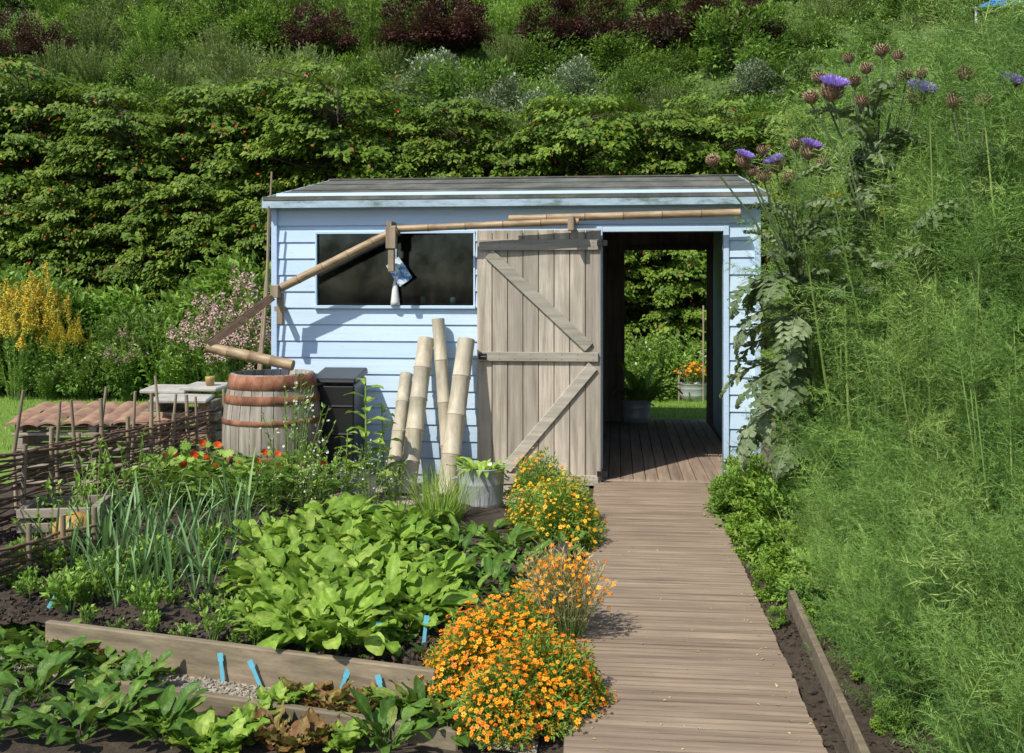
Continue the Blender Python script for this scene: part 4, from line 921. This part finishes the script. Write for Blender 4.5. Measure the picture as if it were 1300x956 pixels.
for Y_ in (12.1,13.4,14.7,16.1,17.5,18.9,20.3,21.8,23.5):
    dep=Y_+7.4;xl=dep*(-.1045-.53)-.5;xr=dep*(-.1045+.53)+.5;x=xl+random.uniform(0,1)
    while x<xr:
        if Y_<13 and x<-5: x+=1.3;continue
        if Y_<12.5:t=random.choice('rrlor')
        elif Y_<15:t=random.choice('orroolgor')
        elif Y_<18:t=random.choice('olrrogolr')
        elif Y_<20.5:t=random.choice('hlrohrll')
        else:t=random.choice('hhlhlr')
        if x>3.5 and Y_>14:t=random.choice('rrro')
        G[t].append((x+random.uniform(-.4,.4),Y_+random.uniform(-.6,.6),H(Y_)-.15,random.uniform(.65,1.45)*(1.15 if Y_>20 else 1)))
        x+=random.uniform(1.05,1.6)
for px,py,s in((20,25,1.1),(60,40,.8),(385,15,1.0),(425,30,.8),(540,28,1.15),(590,32,1.1),(565,12,1.1),(700,18,1.15),(745,22,1.0),(850,20,1.1),(900,24,1.05),(960,18,.9)):
    Yp=18.0;p=onY(px,py+34,Yp);G['p'].append((p[0],Yp,H(Yp)+.55,s))
for px,Y_ in((610,13.6),(680,13.4),(650,14),(545,15),(560,15.3)):
    p=onY(px,100,Y_);G['g'].append((p[0],Y_,H(Y_)+.2,1.2))
place_all(T_rnd,G['r'],'shrubs on the slope');place_all(T_gry,G['g'],'shrubs on the slope')
place_all(T_prp,G['p'],'purple shrubs on the slope');place_all(T_olv,G['o'],'shrubs on the slope');place_all(T_hrb,G['h'],'herbs on the slope')
for px in(120,170,215,255,300,330): 
    g0=gd(px,14.2+random.uniform(-.3,.3));G['l'].append((g0[0],g0[1],0,random.uniform(1.0,1.7)))
for px,dep in((150,15.2),(230,15.3),(290,15.2),(60,15.2),(10,15.2),(345,14.7),(380,15)):
    g0=gd(px,dep);G['l'].append((g0[0],g0[1],.3,random.uniform(1.2,1.8)))
place_all(T_lit,G['l'],'light green shrubs')
for i,px in enumerate((-20,15,50,85,120,190,250,320,360,440,520,600,680,140,225,185,95)):
    g0=gd(px,(14.7 if i<13 else 13.6) if px<400 else 14);dup(T_rnd[i%3],(g0[0],g0[1],.1),i,random.uniform(1.2,1.7) if i<13 else random.uniform(.8,1.15))['group']='border shrubs'
for px,dep,s in((800,13.2,.8),(838,14.0,.9),(880,14.4,.9),(920,14.2,.9)):
    g0=gd(px,dep);dup(T_lit[0],(g0[0],g0[1],0),px,s)['group']='border shrubs'
gr=[spray('goldenrod_plant',L_lite,28,1.7,.5,.10,.22,36,F_ye,170,.028,.1,.8,.8),spray('goldenrod_plant',L_lite,24,1.5,.5,.10,.22,36,F_ye,150,.026,.1,.8,.8)]
for s in gr:meta(s,'tall goldenrod with yellow plumes beyond the lawn','goldenrod')
place_all(gr,[(gd(px,d)[0],gd(px,d)[1],0,s) for px,d,s in((-15,13.4,1.05),(25,13.3,1.05),(50,13.4,.9),(5,13.6,1.1),(88,13.2,.66),(-40,13.4,1.1),(20,13.0,.8))],'goldenrod clump')
pk=spray('joe_pye_plant',L_round,30,1.3,.5,.11,.35,44,F_pi,60,.030,.1,.8,.85);meta(pk,'flowering plant with dusty pink heads beyond the lawn','flowering plant')
place_all([pk],[(gd(px,d)[0],gd(px,d)[1],0,s) for px,d,s in((285,12.4,1.0),(312,12.6,1.15),(262,12.8,1.0),(325,11.8,.9),(300,11.6,.85),(160,12.9,.75))],'pink flowering plants')
wf=spray('aster_plant',L_lite,44,1.0,.65,.09,.4,56,F_wh,1,.022,.1,.9,.8,.004,True);meta(wf,'leafy plant dotted with small white daisies','flowering plant')
place_all([wf],[(gd(px,d)[0],gd(px,d)[1],0,s) for px,d,s in((150,13.2,.8),(205,13.0,1.0),(110,13.1,.7),(240,12.9,.8),(835,13.4,.9),(870,13.6,.8),(60,13.0,.6),(180,13.3,1.1))],'leafy border plants')
n=60000;ys=rng.uniform(6.2,25,n);xs=(rng.random(n)-.5)*34-2;zs=np.array([H(y) for y in ys])+rng.random(n)*.25;V,F=T_leaf(.4);mb=MB();mb.inst(V,F,orient(ru(n)+[0,-.3,.8],ru(n)+[0,0,1],rng.uniform(.08,.16,n)),np.stack([xs,ys,zs],1));o=mb.build('undergrowth',L_lite);o['kind']='stuff'
for px,py0 in((893,388),(862,470)):
    b0=onZ(px,512);t=np.array([b0[0],b0[1],0]);zt=at(px,py0,(b0-CAM)@FW)[2];mb=MB();tube(mb,[t,t+[0,0,zt]],.012,6,0,.9);meta(mb.build('garden_cane',M_post,True),'tall cane marking a planted tub on the lawn','cane')
# white marquee and blue canopy
mq=empty('marquee',tuple(gd(1250,13)));meta(mq,'white canvas marquee roof showing behind the thistles','marquee')
a=at(1060,186,12.5);b_=at(1400,90,13);o1=np.array(mq.location)
mb=MB();V=[a,b_,b_+[1.2,3,.1],a+[1.2,3,.1],a-[0,0,.14],b_-[0,0,.5],b_+[1.2,3,-.5],a+[1.2,3,-.14]];mb.add(np.array(V)-o1,BF);mb.build('roof',M_white).parent=mq
for q in(V[5],V[6]):
    q=np.array(q)-o1;mb=MB();tube(mb,[(q[0],q[1],0),q],.03,8);mb.build('pole',M_white).parent=mq
bq=at(1270,0,26);ca=empty('canopy',(bq[0],bq[1],bq[2]-1.85));meta(ca,'bright blue canopy high on the slope','canopy')
mb=MB();mb.add([(-.9,-.8,1.45),(1.6,-.8,1.6),(1.6,.8,1.6),(-.9,.8,1.45),(.3,0,2.1)],[[0,1,4],[1,2,4],[2,3,4],[3,0,4]],0);mb.build('cover',M_blue).parent=ca
for x,y in((-.85,-.7),(1.5,-.7)):
    mb=MB();tube(mb,[(x,y,-1),(x,y,1.5)],.03,6);mb.build('pole',M_white).parent=ca
print('verts',sum(len(m.vertices) for m in bpy.data.meshes))
